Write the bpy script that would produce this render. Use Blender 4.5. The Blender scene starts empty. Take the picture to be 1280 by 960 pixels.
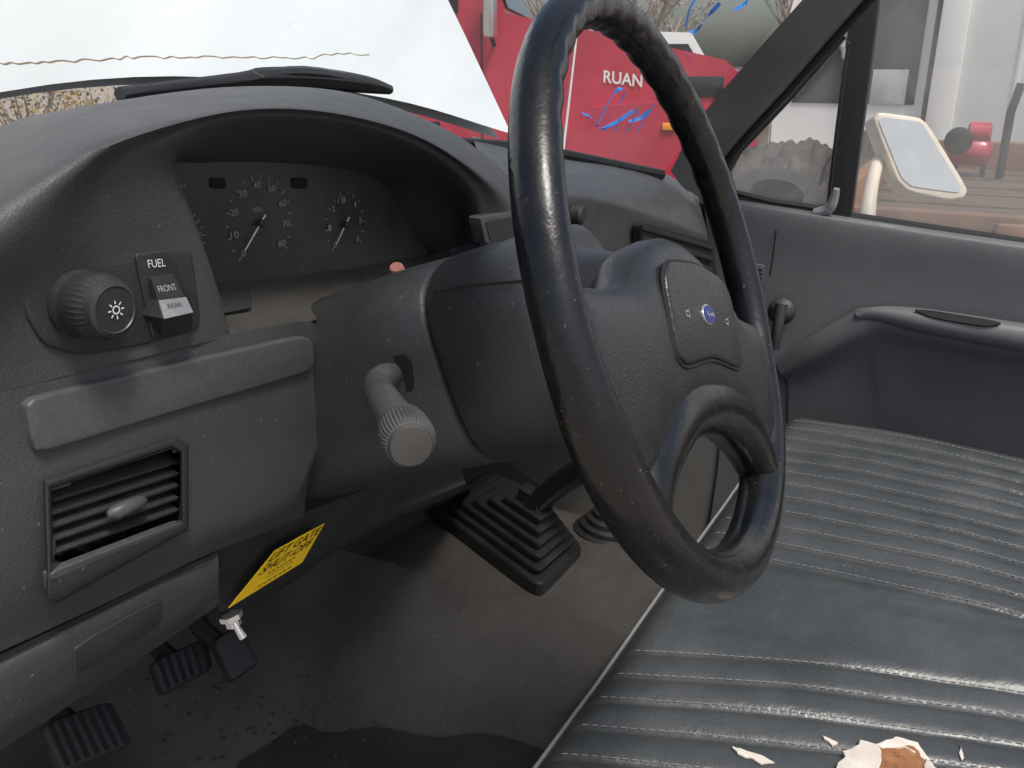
import bpy, bmesh, math, random
from mathutils import Vector, Matrix, noise
from mathutils.bvhtree import BVHTree
random.seed(7)
scene = bpy.context.scene
COL = scene.collection
R = math.radians
H = 1.55
C = Vector((0, 0, H))
F = 1100.0
yaw, pit = R(63), R(20)
D = Vector((math.sin(yaw)*math.cos(pit), math.cos(yaw)*math.cos(pit), -math.sin(pit)))
RT = Vector((math.cos(yaw), -math.sin(yaw), 0))
UP = RT.cross(D)

# ------------------------------------------------------------ measuring helpers
def V(x, y, z): return Vector((x, y, z + H))
def ray(px, py): return D + RT*((px-640)/F) + UP*((480-py)/F)
def PXX(px, py, x): v = ray(px, py); return C + v*(x/v.x)
def PY(px, py, y): v = ray(px, py); return C + v*(y/v.y)
def PZ(px, py, z): v = ray(px, py); return C + v*(z/v.z)
def PS(px, py, s): return C + ray(px, py)*s
def PP(px, py, p0, n): v = ray(px, py); return C + v*((p0-C).dot(n)/v.dot(n))
def proj(p):
    q = p - C; z = q.dot(D)
    return 640 + F*q.dot(RT)/z, 480 - F*q.dot(UP)/z
def inpoly(x, y, poly):
    c = False; j = len(poly)-1
    for i in range(len(poly)):
        xi, yi = poly[i]; xj, yj = poly[j]
        if (yi > y) != (yj > y) and x < (xj-xi)*(y-yi)/(yj-yi)+xi: c = not c
        j = i
    return c

# ------------------------------------------------------------ object helpers
ORG = {}
def setp(o, label=None, cat=None, group=None, kind=None):
    if label: o['label'] = label
    if cat: o['category'] = cat
    if group: o['group'] = group
    if kind: o['kind'] = kind
    return o
def thing(name, loc, label, cat, group=None):
    o = bpy.data.objects.new(name, None); COL.objects.link(o)
    o.location = loc; o.empty_display_size = .05
    ORG[o] = Vector(loc)
    return setp(o, label, cat, group)
def mk(name, verts, faces, mat, parent=None, smooth=True, angle=40):
    verts = [Vector(v) for v in verts]
    if parent is not None: org = ORG[parent]
    else:
        xs = [v.x for v in verts]; ys = [v.y for v in verts]; zs = [v.z for v in verts]
        org = Vector(((min(xs)+max(xs))/2, (min(ys)+max(ys))/2, min(zs)))
    me = bpy.data.meshes.new(name)
    me.from_pydata([v-org for v in verts], [], faces)
    bm = bmesh.new(); bm.from_mesh(me)
    bmesh.ops.recalc_face_normals(bm, faces=bm.faces[:])
    bm.to_mesh(me); bm.free()
    if smooth:
        me.polygons.foreach_set('use_smooth', [True]*len(me.polygons))
        try: me.set_sharp_from_angle(angle=R(angle))
        except Exception: pass
    me.materials.append(mat)
    o = bpy.data.objects.new(name, me); COL.objects.link(o)
    if parent is not None: o.parent = parent
    else: o.location = org
    ORG[o] = org
    return o
class MB:
    def __init__(s): s.v = []; s.f = []
    def add(s, vf):
        n = len(s.v); s.v += vf[0]; s.f += [[i+n for i in f] for f in vf[1]]; return s
    def out(s, name, mat, parent=None, **k): return mk(name, s.v, s.f, mat, parent, **k)
def cr(pts, n, closed=False):
    pts = [Vector(p) for p in pts]; N = len(pts); out = []
    segs = N if closed else N-1
    for i in range(segs):
        p1 = pts[i]; p2 = pts[(i+1) % N]
        p0 = pts[i-1] if (closed or i > 0) else p1*2-p2
        p3 = pts[(i+2) % N] if (closed or i+2 < N) else p2*2-p1
        for k in range(n):
            t = k/n
            out.append(.5*((2*p1)+(p2-p0)*t+(2*p0-5*p1+4*p2-p3)*t*t+(3*p1-p0-3*p2+p3)*t**3))
    if not closed: out.append(pts[-1].copy())
    return out
def grid(rows, closed=False, cap=False):
    v = []; f = []; m = len(rows[0])
    for r_ in rows: v += r_
    for i in range(len(rows)-1):
        for j in range(m if closed else m-1):
            j2 = (j+1) % m
            f.append([i*m+j, i*m+j2, (i+1)*m+j2, (i+1)*m+j])
    if cap:
        f.append(list(range(m))); f.append([(len(rows)-1)*m+j for j in range(m)])
    return v, f
def loft(rows, nu=6, nv=6, closed=False):
    rows = [cr(r_, nu, closed) for r_ in rows]
    cols = list(zip(*rows))
    cols = [cr(c, nv) for c in cols]
    rows = [list(x) for x in zip(*cols)]
    return grid(rows, closed)
def roundpoly(pts, fr=.25, seg=5):
    out = []; N = len(pts)
    for i in range(N):
        p = pts[i]; a = p.lerp(pts[i-1], fr); b = p.lerp(pts[(i+1) % N], fr)
        for k in range(seg+1):
            t = k/seg
            out.append(a*(1-t)**2+p*2*t*(1-t)+b*t*t)
    return out
def plate(pts, n, th, bev=0, seg=3):
    """front outline pts, solid behind it along -n"""
    bm = bmesh.new()
    vs = [bm.verts.new(p) for p in pts]
    f = bm.faces.new(vs)
    ex = bmesh.ops.extrude_face_region(bm, geom=[f])
    vv = [g for g in ex['geom'] if isinstance(g, bmesh.types.BMVert)]
    bmesh.ops.translate(bm, verts=vv, vec=-n*th)
    es = [e for e in bm.edges if all(x in vs for x in e.verts)]
    if bev > 0:
        try: bmesh.ops.bevel(bm, geom=es, offset=bev, segments=seg, affect='EDGES', profile=.5, clamp_overlap=True)
        except Exception: pass
    bm.verts.index_update()
    out = [v.co.copy() for v in bm.verts], [[v.index for v in fc.verts] for fc in bm.faces]
    bm.free(); return out
def frame_of(t):
    a = Vector((0, 0, 1)) if abs(t.z) < .9 else Vector((1, 0, 0))
    x = t.cross(a).normalized(); return x, x.cross(t).normalized()
def tube(pts, rad, n=12, sub=0, cap=True):
    pts = [Vector(p) for p in pts]
    rr = rad if isinstance(rad, (list, tuple)) else [rad]*len(pts)
    if sub:
        p4 = cr(pts, sub); r4 = [x.x for x in cr([Vector((q, 0, 0)) for q in rr], sub)]
        pts, rr = p4, r4
    rows = []; x = None
    for i, p in enumerate(pts):
        t = (pts[min(i+1, len(pts)-1)]-pts[max(i-1, 0)]).normalized()
        if x is None: x, y = frame_of(t)
        else:
            x = (x-t*x.dot(t)).normalized(); y = x.cross(t)
        rows.append([p+(x*math.cos(2*math.pi*k/n)+y*math.sin(2*math.pi*k/n))*rr[i] for k in range(n)])
    return grid(rows, True, cap)
def ring(pts, rad, n=10):
    """closed tube"""
    N = len(pts); nrm = Vector((0, 0, 0)); c = sum(pts, Vector())/N
    for i in range(N): nrm += (pts[i]-c).cross(pts[(i+1) % N]-c)
    nrm.normalize(); rows = []
    for i in range(N):
        t = (pts[(i+1) % N]-pts[i-1]).normalized(); x = t.cross(nrm).normalized(); y = nrm
        r_ = rad[i] if isinstance(rad, list) else rad
        rows.append([pts[i]+(x*math.cos(2*math.pi*k/n)+y*math.sin(2*math.pi*k/n))*r_ for k in range(n)])
    v, f = grid(rows+[rows[0]], True); return v, f
def lathe(o, ax, prof, seg=32, teeth=None):
    ax = ax.normalized(); x, y = frame_of(ax); rows = []
    for j, (r_, h) in enumerate(prof):
        row = []
        for k in range(seg):
            q = r_
            if teeth and j in teeth: q = r_*(1+.035*(1 if k % 2 else -1))
            a = 2*math.pi*k/seg
            row.append(o+ax*h+(x*math.cos(a)+y*math.sin(a))*q)
        rows.append(row)
    return grid(rows, True, True)
def box(c, ax, ay, az, bev=0):
    """half-axis vectors"""
    v = []
    for sx in (-1, 1):
        for sy in (-1, 1):
            for sz in (-1, 1): v.append(c+ax*sx+ay*sy+az*sz)
    f = [[0, 1, 3, 2], [4, 6, 7, 5], [0, 4, 5, 1], [2, 3, 7, 6], [0, 2, 6, 4], [1, 5, 7, 3]]
    if bev:
        bm = bmesh.new(); vs = [bm.verts.new(p) for p in v]
        for q in f: bm.faces.new([vs[i] for i in q])
        bmesh.ops.recalc_face_normals(bm, faces=bm.faces[:])
        bmesh.ops.bevel(bm, geom=bm.edges[:], offset=bev, segments=2, affect='EDGES', profile=.5, clamp_overlap=True)
        bm.verts.index_update()
        out = [q.co.copy() for q in bm.verts], [[q.index for q in fc.verts] for fc in bm.faces]
        bm.free(); return out
    return v, f
X_, Y_, Z_ = Vector((1, 0, 0)), Vector((0, 1, 0)), Vector((0, 0, 1))
def abox(x0, x1, y0, y1, z0, z1, bev=0):
    return box(V((x0+x1)/2, (y0+y1)/2, (z0+z1)/2), X_*((x1-x0)/2), Y_*((y1-y0)/2), Z_*((z1-z0)/2), bev)
def text2d(body, bold=0):
    cu = bpy.data.curves.new('t', 'FONT'); cu.body = body; cu.size = 1; cu.offset = bold
    o = bpy.data.objects.new('t', cu); COL.objects.link(o)
    bpy.context.view_layer.update()
    me = o.evaluated_get(bpy.context.evaluated_depsgraph_get()).to_mesh()
    vs = [(v.co.x, v.co.y) for v in me.vertices]; fs = [list(p.vertices) for p in me.polygons]
    o.evaluated_get(bpy.context.evaluated_depsgraph_get()).to_mesh_clear()
    bpy.data.objects.remove(o); bpy.data.curves.remove(cu)
    x0 = min(v[0] for v in vs); x1 = max(v[0] for v in vs); y0 = min(v[1] for v in vs); y1 = max(v[1] for v in vs)
    return [((v[0]-x0)/(x1-x0), (v[1]-y0)/max(1e-6, y1-y0)) for v in vs], fs
def textq(body, TL, TR, BR, BL, bold=0):
    vs, fs = text2d(body, bold)
    return [BL*(1-a)*(1-b)+BR*a*(1-b)+TR*a*b+TL*(1-a)*b for a, b in vs], fs
def stroke(pts, w, n):
    """flat ribbon on a surface with normal n"""
    v = []; f = []
    for i, p in enumerate(pts):
        t = (pts[min(i+1, len(pts)-1)]-pts[max(i-1, 0)]).normalized(); s = t.cross(n).normalized()
        v += [p+s*w/2, p-s*w/2]
        if i: f.append([2*i-2, 2*i-1, 2*i+1, 2*i])
    return v, f

# ------------------------------------------------------------ materials
MATS = {}
def mat(name, col, rough=.5, metal=0, var=0, vscale=6, col2=None, grain=0, gscale=900, dust=0, dustcol=(.2, .18, .15), coat=0, spec=.5, wr=0, wscale=30, speck=0, sscale=260):
    m = bpy.data.materials.new(name); m.use_nodes = True; nt = m.node_tree; N = nt.nodes; L = nt.links
    b = N['Principled BSDF']
    b.inputs['Base Color'].default_value = (*col, 1); b.inputs['Roughness'].default_value = rough
    b.inputs['Metallic'].default_value = metal
    b.inputs['Specular IOR Level'].default_value = spec
    b.inputs['Coat Weight'].default_value = coat
    geo = N.new('ShaderNodeNewGeometry'); src = None
    if var:
        nz = N.new('ShaderNodeTexNoise'); nz.inputs['Scale'].default_value = vscale; nz.inputs['Detail'].default_value = 6; nz.inputs['Roughness'].default_value = .65
        L.new(geo.outputs['Position'], nz.inputs['Vector'])
        rp = N.new('ShaderNodeMapRange'); rp.inputs[1].default_value = .35; rp.inputs[2].default_value = .7; rp.inputs[3].default_value = 0; rp.inputs[4].default_value = var
        L.new(nz.outputs['Fac'], rp.inputs[0])
        mx = N.new('ShaderNodeMix'); mx.data_type = 'RGBA'
        mx.inputs[6].default_value = (*col, 1); mx.inputs[7].default_value = (*(col2 or [c*1.8 for c in col]), 1)
        L.new(rp.outputs[0], mx.inputs[0]); src = mx.outputs[2]
        rr = N.new('ShaderNodeMapRange'); rr.inputs[1].default_value = .3; rr.inputs[2].default_value = .7
        rr.inputs[3].default_value = max(.03, rough-.08); rr.inputs[4].default_value = min(1, rough+.12)
        L.new(nz.outputs['Fac'], rr.inputs[0]); L.new(rr.outputs[0], b.inputs['Roughness'])
    if dust:
        sx = N.new('ShaderNodeSeparateXYZ'); L.new(geo.outputs['Normal'], sx.inputs[0])
        n2 = N.new('ShaderNodeTexNoise'); n2.inputs['Scale'].default_value = 45; n2.inputs['Detail'].default_value = 8; n2.inputs['Roughness'].default_value = .7
        L.new(geo.outputs['Position'], n2.inputs['Vector'])
        mr = N.new('ShaderNodeMapRange'); mr.inputs[1].default_value = -.35; mr.inputs[2].default_value = .9; mr.inputs[3].default_value = 0; mr.inputs[4].default_value = dust
        L.new(sx.outputs['Z'], mr.inputs[0])
        m2 = N.new('ShaderNodeMapRange'); m2.inputs[1].default_value = .32; m2.inputs[2].default_value = .72; m2.inputs[3].default_value = .25; m2.inputs[4].default_value = 1.2
        L.new(n2.outputs['Fac'], m2.inputs[0])
        mu = N.new('ShaderNodeMath'); mu.operation = 'MULTIPLY'; mu.use_clamp = True
        L.new(mr.outputs[0], mu.inputs[0]); L.new(m2.outputs[0], mu.inputs[1])
        m3 = N.new('ShaderNodeMix'); m3.data_type = 'RGBA'
        if src: L.new(src, m3.inputs[6])
        else: m3.inputs[6].default_value = (*col, 1)
        m3.inputs[7].default_value = (*dustcol, 1)
        L.new(mu.outputs[0], m3.inputs[0]); src = m3.outputs[2]
    if speck:
        n4 = N.new('ShaderNodeTexNoise'); n4.inputs['Scale'].default_value = sscale; n4.inputs['Detail'].default_value = 3
        L.new(geo.outputs['Position'], n4.inputs['Vector'])
        m4 = N.new('ShaderNodeMapRange'); m4.inputs[1].default_value = .69; m4.inputs[2].default_value = .75; m4.inputs[3].default_value = 0; m4.inputs[4].default_value = speck
        L.new(n4.outputs['Fac'], m4.inputs[0])
        m5 = N.new('ShaderNodeMix'); m5.data_type = 'RGBA'
        if src: L.new(src, m5.inputs[6])
        else: m5.inputs[6].default_value = (*col, 1)
        m5.inputs[7].default_value = (.35, .34, .32, 1)
        L.new(m4.outputs[0], m5.inputs[0]); src = m5.outputs[2]
    if src: L.new(src, b.inputs['Base Color'])
    nrm = None
    if grain:
        g = N.new('ShaderNodeTexVoronoi'); g.inputs['Scale'].default_value = gscale
        L.new(geo.outputs['Position'], g.inputs['Vector'])
        bp = N.new('ShaderNodeBump'); bp.inputs['Strength'].default_value = grain; bp.inputs['Distance'].default_value = .0006
        L.new(g.outputs['Distance'], bp.inputs['Height']); nrm = bp
    if wr:
        g2 = N.new('ShaderNodeTexNoise'); g2.inputs['Scale'].default_value = wscale; g2.inputs['Detail'].default_value = 5; g2.inputs['Distortion'].default_value = 1.2
        L.new(geo.outputs['Position'], g2.inputs['Vector'])
        b2 = N.new('ShaderNodeBump'); b2.inputs['Strength'].default_value = wr; b2.inputs['Distance'].default_value = .006
        L.new(g2.outputs['Fac'], b2.inputs['Height'])
        if nrm: L.new(nrm.outputs[0], b2.inputs['Normal'])
        nrm = b2
    if nrm: L.new(nrm.outputs[0], b.inputs['Normal'])
    MATS[name] = m; return m
dashM = mat('dash_plastic', (.043, .046, .049), .5, var=.6, vscale=9, col2=(.064, .066, .068), grain=.35, gscale=700, dust=.32, dustcol=(.14, .138, .13), speck=.3)
darkM = mat('dark_plastic', (.02, .0215, .023), .5, var=.5, vscale=14, grain=.25, dust=.22, dustcol=(.09, .088, .084), speck=.25)
colM = mat('column_plastic', (.021, .023, .025), .42, var=.5, vscale=10, grain=.3, gscale=800, dust=.24, dustcol=(.11, .11, .105), speck=.25)
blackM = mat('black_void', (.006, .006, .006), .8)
trimM = mat('grey_trim', (.078, .081, .085), .4, var=.8, vscale=260, col2=(.05, .052, .055), dust=.15, speck=.3)
ledgeM = mat('dusty_ledge', (.036, .034, .031), .7, var=.7, vscale=20, col2=(.062, .057, .05), grain=.3, dust=.25, dustcol=(.13, .115, .095), speck=.5)
lensM = mat('gauge_lens', (.044, .046, .046), .3, var=.8, vscale=16, col2=(.075, .076, .074), speck=.35)
markM = mat('gauge_marks', (.3, .3, .29), .6)
needM = mat('needle_white', (.85, .84, .8), .5)
whiteM = mat('print_white', (.7, .7, .68), .5)
wornM = mat('print_worn', (.4, .4, .39), .5)
knobM = mat('knob_plastic', (.018, .019, .021), .38, var=.5, vscale=40, grain=.15, dust=.2)
rockM = mat('rocker_grey', (.19, .2, .21), .35, var=.6, vscale=60, dust=.2)
rimM = mat('wheel_rim', (.0055, .006, .007), .24, var=.7, vscale=35, col2=(.011, .011, .0115), grain=.1, gscale=420, wr=.08, wscale=60, spec=.45, speck=.25, sscale=330)
padM = mat('wheel_pad', (.012, .013, .0143), .34, var=.5, vscale=25, grain=.3, gscale=600, dust=.1, dustcol=(.09, .09, .09), speck=.12)
stalkM = mat('stalk_grey', (.06, .064, .068), .42, var=.6, vscale=60, grain=.2, dust=.2)
stalkM2 = mat('stalk_cap', (.042, .041, .039), .5, var=.6, vscale=70, dust=.15)
blueM = mat('emblem_blue', (.015, .035, .16), .3)
silverM = mat('silver', (.6, .6, .6), .3, metal=.8)
yellowM = mat('sticker_yellow', (.95, .62, .02), .45, var=.3, vscale=40, col2=(.86, .54, .02))
inkM = mat('ink_black', (.01, .01, .01), .5)
vinylM = mat('seat_vinyl', (.041, .046, .047), .33, var=.8, vscale=9, col2=(.068, .073, .074), grain=.3, gscale=330, wr=.2, wscale=30, speck=.15)
stitchM = mat('stitch', (.2, .198, .19), .8)
pipeM = mat('piping', (.2, .21, .21), .5)
foamM = mat('foam', (.3, .13, .05), .9, var=.9, vscale=70, col2=(.12, .05, .025), wr=.6, wscale=80)
lintM = mat('lint', (.62, .58, .52), .9, var=.6, vscale=60, col2=(.45, .38, .3))
doorM = mat('door_panel', (.105, .112, .117), .48, var=.5, vscale=8, col2=(.13, .138, .143), grain=.3, gscale=500, dust=.1, speck=.15)
doorDM = mat('door_dark', (.078, .084, .089), .48, var=.5, vscale=8, col2=(.098, .104, .108), grain=.3, gscale=500, dust=.1)
kickM = mat('kick_plastic', (.15, .147, .14), .6, var=.6, vscale=7, col2=(.1, .098, .092), grain=.2)
pillarM = mat('pillar_plastic', (.09, .093, .097), .5, var=.5, vscale=10, grain=.25)
sealM = mat('rubber_seal', (.012, .012, .013), .55)
rubM = mat('boot_rubber', (.0075, .0075, .008), .36, var=.6, vscale=20, dust=.14, dustcol=(.07, .066, .06))  # dust tint on upward faces also paints highlights along the boot steps
floorM = mat('floor_rubber', (.05, .0465, .042), .55, var=1, vscale=5, col2=(.018, .016, .0145), grain=.3, gscale=300, dust=.25, dustcol=(.085, .077, .066), speck=.35)
matM = mat('floor_mat', (.012, .0115, .011), .9, var=.9, vscale=11, col2=(.028, .025, .022), grain=.6, gscale=300)
pedM = mat('pedal_rubber', (.016, .016, .016), .6, var=.6, vscale=30, dust=.3, dustcol=(.08, .072, .065))
hoodM = mat('hood_paint', (.72, .77, .78), .35, var=.4, vscale=3, col2=(.78, .8, .8), coat=.5)
redM = mat('red_paint', (.38, .025, .05), .38, var=.4, vscale=2, coat=.4)
whitePM = mat('white_paint', (.82, .82, .81), .5, var=.5, vscale=2, col2=(.7, .7, .68))
greyPM = mat('grey_metal', (.35, .36, .36), .5, var=.5, vscale=4)
rustM = mat('rust', (.26, .11, .05), .8, var=.9, vscale=5, col2=(.14, .09, .065), grain=.3, gscale=60)
woodM = mat('old_boards', (.13, .085, .058), .9, var=.9, vscale=9, col2=(.06, .042, .03))
fenceM = mat('fence_boards', (.32, .26, .21), .9, var=.8, vscale=5, col2=(.2, .16, .13))
groundM = mat('dirt_ground', (.38, .34, .29), .95, var=.9, vscale=.8, col2=(.28, .24, .2), wr=.4, wscale=6)
junkM = mat('dark_scrap', (.03, .028, .027), .8, var=1, vscale=9, col2=(.1, .075, .058), wr=.6, wscale=14)
tyreM = mat('tyre', (.022, .022, .022), .8)
barkM = mat('bark', (.24, .2, .17), .9, var=.5)
dryM = mat('dry_leaf', (.4, .3, .15), .9, var=.8, vscale=9, col2=(.24, .19, .1))
winM = mat('dark_window', (.02, .022, .025), .1)
chromeM = mat('chrome', (.8, .8, .8), .15, metal=1)
mirrorM = mat('mirror_glass', (.98, .93, .85), .1, metal=1)
beigeM = mat('mirror_shell', (.6, .52, .44), .4, var=.4, vscale=9)
markerM = mat('marker_blue', (.02, .2, .6), .5)
crackM = mat('crack', (.22, .17, .1), .5)
hazM = mat('hazard_pink', (.42, .17, .15), .5)
glassM = bpy.data.materials.new('glass'); glassM.use_nodes = True
nt = glassM.node_tree; nt.nodes.clear()
o_ = nt.nodes.new('ShaderNodeOutputMaterial'); t_ = nt.nodes.new('ShaderNodeBsdfTransparent'); g_ = nt.nodes.new('ShaderNodeBsdfGlossy'); x_ = nt.nodes.new('ShaderNodeMixShader'); d_ = nt.nodes.new('ShaderNodeBsdfDiffuse'); x2 = nt.nodes.new('ShaderNodeMixShader')
t_.inputs[0].default_value = (.97, .98, .97, 1); g_.inputs['Roughness'].default_value = .02
lw = nt.nodes.new('ShaderNodeLayerWeight'); lw.inputs[0].default_value = .5
pw = nt.nodes.new('ShaderNodeMath'); pw.operation = 'POWER'; pw.inputs[1].default_value = 5
mm = nt.nodes.new('ShaderNodeMath'); mm.operation = 'MULTIPLY_ADD'; mm.inputs[1].default_value = .5; mm.inputs[2].default_value = .03
d_.inputs[0].default_value = (.75, .75, .73, 1)
gn = nt.nodes.new('ShaderNodeTexNoise'); gn.inputs['Scale'].default_value = 5; gn.inputs['Detail'].default_value = 8
gg = nt.nodes.new('ShaderNodeNewGeometry'); gm = nt.nodes.new('ShaderNodeMapRange'); gm.inputs[1].default_value = .3; gm.inputs[2].default_value = .75; gm.inputs[3].default_value = .06; gm.inputs[4].default_value = .22
nt.links.new(gg.outputs['Position'], gn.inputs['Vector']); nt.links.new(gn.outputs['Fac'], gm.inputs[0]); nt.links.new(gm.outputs[0], x2.inputs[0])
nt.links.new(lw.outputs['Facing'], pw.inputs[0]); nt.links.new(pw.outputs[0], mm.inputs[0])
nt.links.new(mm.outputs[0], x_.inputs[0]); nt.links.new(t_.outputs[0], x_.inputs[1]); nt.links.new(g_.outputs[0], x_.inputs[2])
nt.links.new(x_.outputs[0], x2.inputs[1]); nt.links.new(d_.outputs[0], x2.inputs[2]); nt.links.new(x2.outputs[0], o_.inputs[0])

def rows(rs): return [[PY(a, b, c) for a, b, c in r_] for r_ in rs]
NY = Vector((0, -1, 0))

# ============================================================ DASHBOARD
dash = thing('dashboard', V(.6, .42, -.4), 'grey plastic dashboard with instrument cluster, switches and an air vent left of the steering column', 'dashboard')
hoodrows = rows([
 [(-300, 560, .62), (-260, 400, .62), (-200, 270, .66), (-20, 172, .66), (90, 146, .64), (280, 122, .62), (420, 126, .62), (510, 153, .60), (585, 190, .58), (645, 240, .55), (675, 310, .52)],
 [(-300, 560, .50), (-260, 400, .50), (-180, 270, .50), (0, 163, .52), (90, 136, .50), (280, 109, .48), (420, 113, .47), (510, 140, .46), (585, 178, .45), (640, 228, .44), (668, 300, .44)],
 [(-280, 560, .40), (-220, 420, .39), (-60, 300, .385), (65, 208, .385), (145, 167, .385), (300, 133, .385), (420, 137, .385), (520, 165, .385), (590, 207, .385), (640, 255, .385), (662, 330, .39)],
 [(0, 490, .40), (40, 385, .398), (105, 300, .392), (130, 224, .388), (175, 182, .386), (300, 143, .386), (420, 147, .386), (516, 174, .386), (578, 212, .388), (608, 256, .39), (612, 320, .395)],
 [(272, 424, .40), (255, 350, .40), (232, 270, .398), (213, 207, .395), (238, 176, .392), (300, 153, .392), (420, 156, .392), (510, 182, .392), (565, 217, .395), (588, 252, .40), (590, 305, .41)],
 [(276, 423, .43), (257, 350, .43), (234, 270, .43), (215, 208, .43), (246, 190, .43), (304, 178, .43), (412, 182, .43), (490, 200, .43), (535, 226, .43), (562, 264, .435), (570, 310, .44)],
 [(285, 420, .475), (260, 350, .475), (236, 270, .475), (217, 209, .475), (252, 204, .475), (310, 203, .475), (400, 208, .475), (455, 219, .475), (482, 236, .475), (508, 278, .475), (535, 320, .475)]])
MB().add(loft(hoodrows, 6, 6)).out('cluster_hood', dashM, dash, angle=75)
# gauge face
lens = mk('gauge_face', *plate([PY(a, b, .4735) for a, b in [(205, 200), (300, 198), (400, 203), (460, 214), (490, 232), (515, 276), (545, 325), (400, 350), (262, 368), (225, 290)]], NY, .004), lensM, dash)
def gauge(cx, cy, rad, a0, a1, nt_, nums, nr, needle_a, nl):
    c = PY(cx, cy, .4722); mb = MB()
    for i in range(nt_):
        a = R(a0+(a1-a0)*i/(nt_-1)); dr = X_*math.cos(a)+Z_*math.sin(a); tt = X_*-math.sin(a)+Z_*math.cos(a)
        l = .0045 if i % 2 == 0 else .0025
        mb.add(([c+dr*rad-tt*.0004, c+dr*rad+tt*.0004, c+dr*(rad-l)+tt*.0004, c+dr*(rad-l)-tt*.0004], [[0, 1, 2, 3]]))
    for i, s in enumerate(nums):
        a = R(a0+(a1-a0)*i/(len(nums)-1)); p = c+(X_*math.cos(a)+Z_*math.sin(a))*nr
        w = .0024*len(s); h = .0025
        mb.add(textq(s, p-X_*w/1.2+Z_*h, p+X_*w/1.2+Z_*h, p+X_*w/1.2-Z_*h, p-X_*w/1.2-Z_*h, bold=.01))
    mb.out('gauge_scale', markM, lens, smooth=False)
    a = R(needle_a); dr = X_*math.cos(a)+Z_*math.sin(a); tt = X_*-math.sin(a)+Z_*math.cos(a); c2 = PY(cx, cy, .4705)
    MB().add(([c2-dr*.008-tt*.0008, c2-dr*.008+tt*.0008, c2+dr*nl+tt*.0005, c2+dr*nl-tt*.0005], [[0, 1, 2, 3]])).out('needle', needM, lens, smooth=False)
    MB().add(lathe(c2+Y_*.001, NY, [(.003, 0), (.003, .003), (.002, .004)], 16)).out('needle_hub', knobM, lens)
gauge(326, 279, .036, 222, -42, 18, ['0', '10', '20', '30', '40', '50', '60', '70', '80'], .0285, 222, .026)
gauge(432, 281, .028, 222, -42, 14, ['0', '1', '2', '3', '4', '5', '6'], .0215, 225, .02)
gauge(226, 300, .022, 60, -60, 9, ['H', 'F', 'C'], .017, -66, .014)
for (a, b) in ((272, 229), (374, 229)):
    mk('indicator', *plate(roundpoly([PY(a-9, b-7, .4722), PY(a+10, b-7, .4722), PY(a+11, b+7, .4722), PY(a-8, b+7, .4722)], .3), NY, .001), blackM, lens, smooth=False)
for s, a, b, w in (('MPH', 322, 262, 12), ('F', 253, 334, 5), ('H', 229, 232, 5), ('18', 427, 250, 9)):
    mk('lettering', *textq(s, PY(a-w/2, b-3, .4722), PY(a+w/2, b-3, .4722), PY(a+w/2, b+4, .4722), PY(a-w/2, b+4, .4722)), markM, lens, smooth=False)
# ledge below gauges
MB().add(loft(rows([
 [(250, 356, .473), (330, 350, .473), (400, 341, .473), (470, 330, .473), (560, 312, .473)],
 [(258, 390, .44), (330, 380, .44), (398, 368, .44), (470, 350, .445), (570, 330, .45)],
 [(271, 424, .402), (330, 415, .402), (388, 402, .402), (470, 375, .42), (580, 345, .43)]]), 5, 5)).out('lower_ledge', ledgeM, dash)
mk('storage_slot', *plate(roundpoly([PY(262, 364, .452), PY(312, 359, .452), PY(316, 384, .43), PY(268, 393, .43)], .15), Vector((0, -.7, .7)), .003, .001), darkM, dash)
# fascia with a hole for the vent
vent_poly = [(62, 612), (215, 560), (224, 566), (226, 650), (80, 708), (66, 705)]
v, f = loft(rows([
 [(-280, 520, .40), (-80, 476, .40), (30, 452, .40), (150, 436, .40), (270, 420, .40), (378, 402, .40), (397, 411, .404), (399, 412, .46)],
 [(-280, 660, .40), (-80, 590, .40), (20, 560, .40), (150, 530, .398), (270, 497, .398), (392, 470, .40), (413, 478, .406), (415, 478, .46)],
 [(-280, 760, .40), (-80, 690, .40), (30, 640, .40), (150, 600, .40), (280, 560, .40), (387, 535, .40), (409, 535, .408), (411, 535, .46)],
 [(-280, 860, .405), (-80, 790, .405), (20, 742, .405), (150, 690, .405), (270, 655, .405), (355, 632, .405), (384, 605, .412), (386, 605, .46)],
 [(-280, 915, .415), (-80, 850, .415), (10, 810, .415), (140, 750, .415), (262, 692, .417), (340, 662, .425), (377, 646, .43), (378, 646, .47)]]), 14, 12)
f2 = []
for q in f:
    c = sum((v[i] for i in q), Vector())/len(q)
    if not inpoly(*proj(c), vent_poly): f2.append(q)
mk('fascia_panel', v, f2, dashM, dash, angle=75)
# trim strip
trim_o = [(34, 508), (45, 497), (205, 459), (378, 420), (390, 424), (395, 450), (387, 465), (230, 512), (62, 564), (47, 564), (40, 545)]
mk('trim_strip', *plate(roundpoly([PY(a, b, .3945) for a, b in trim_o], .2), NY, .012, .0022), trimM, dash)
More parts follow.
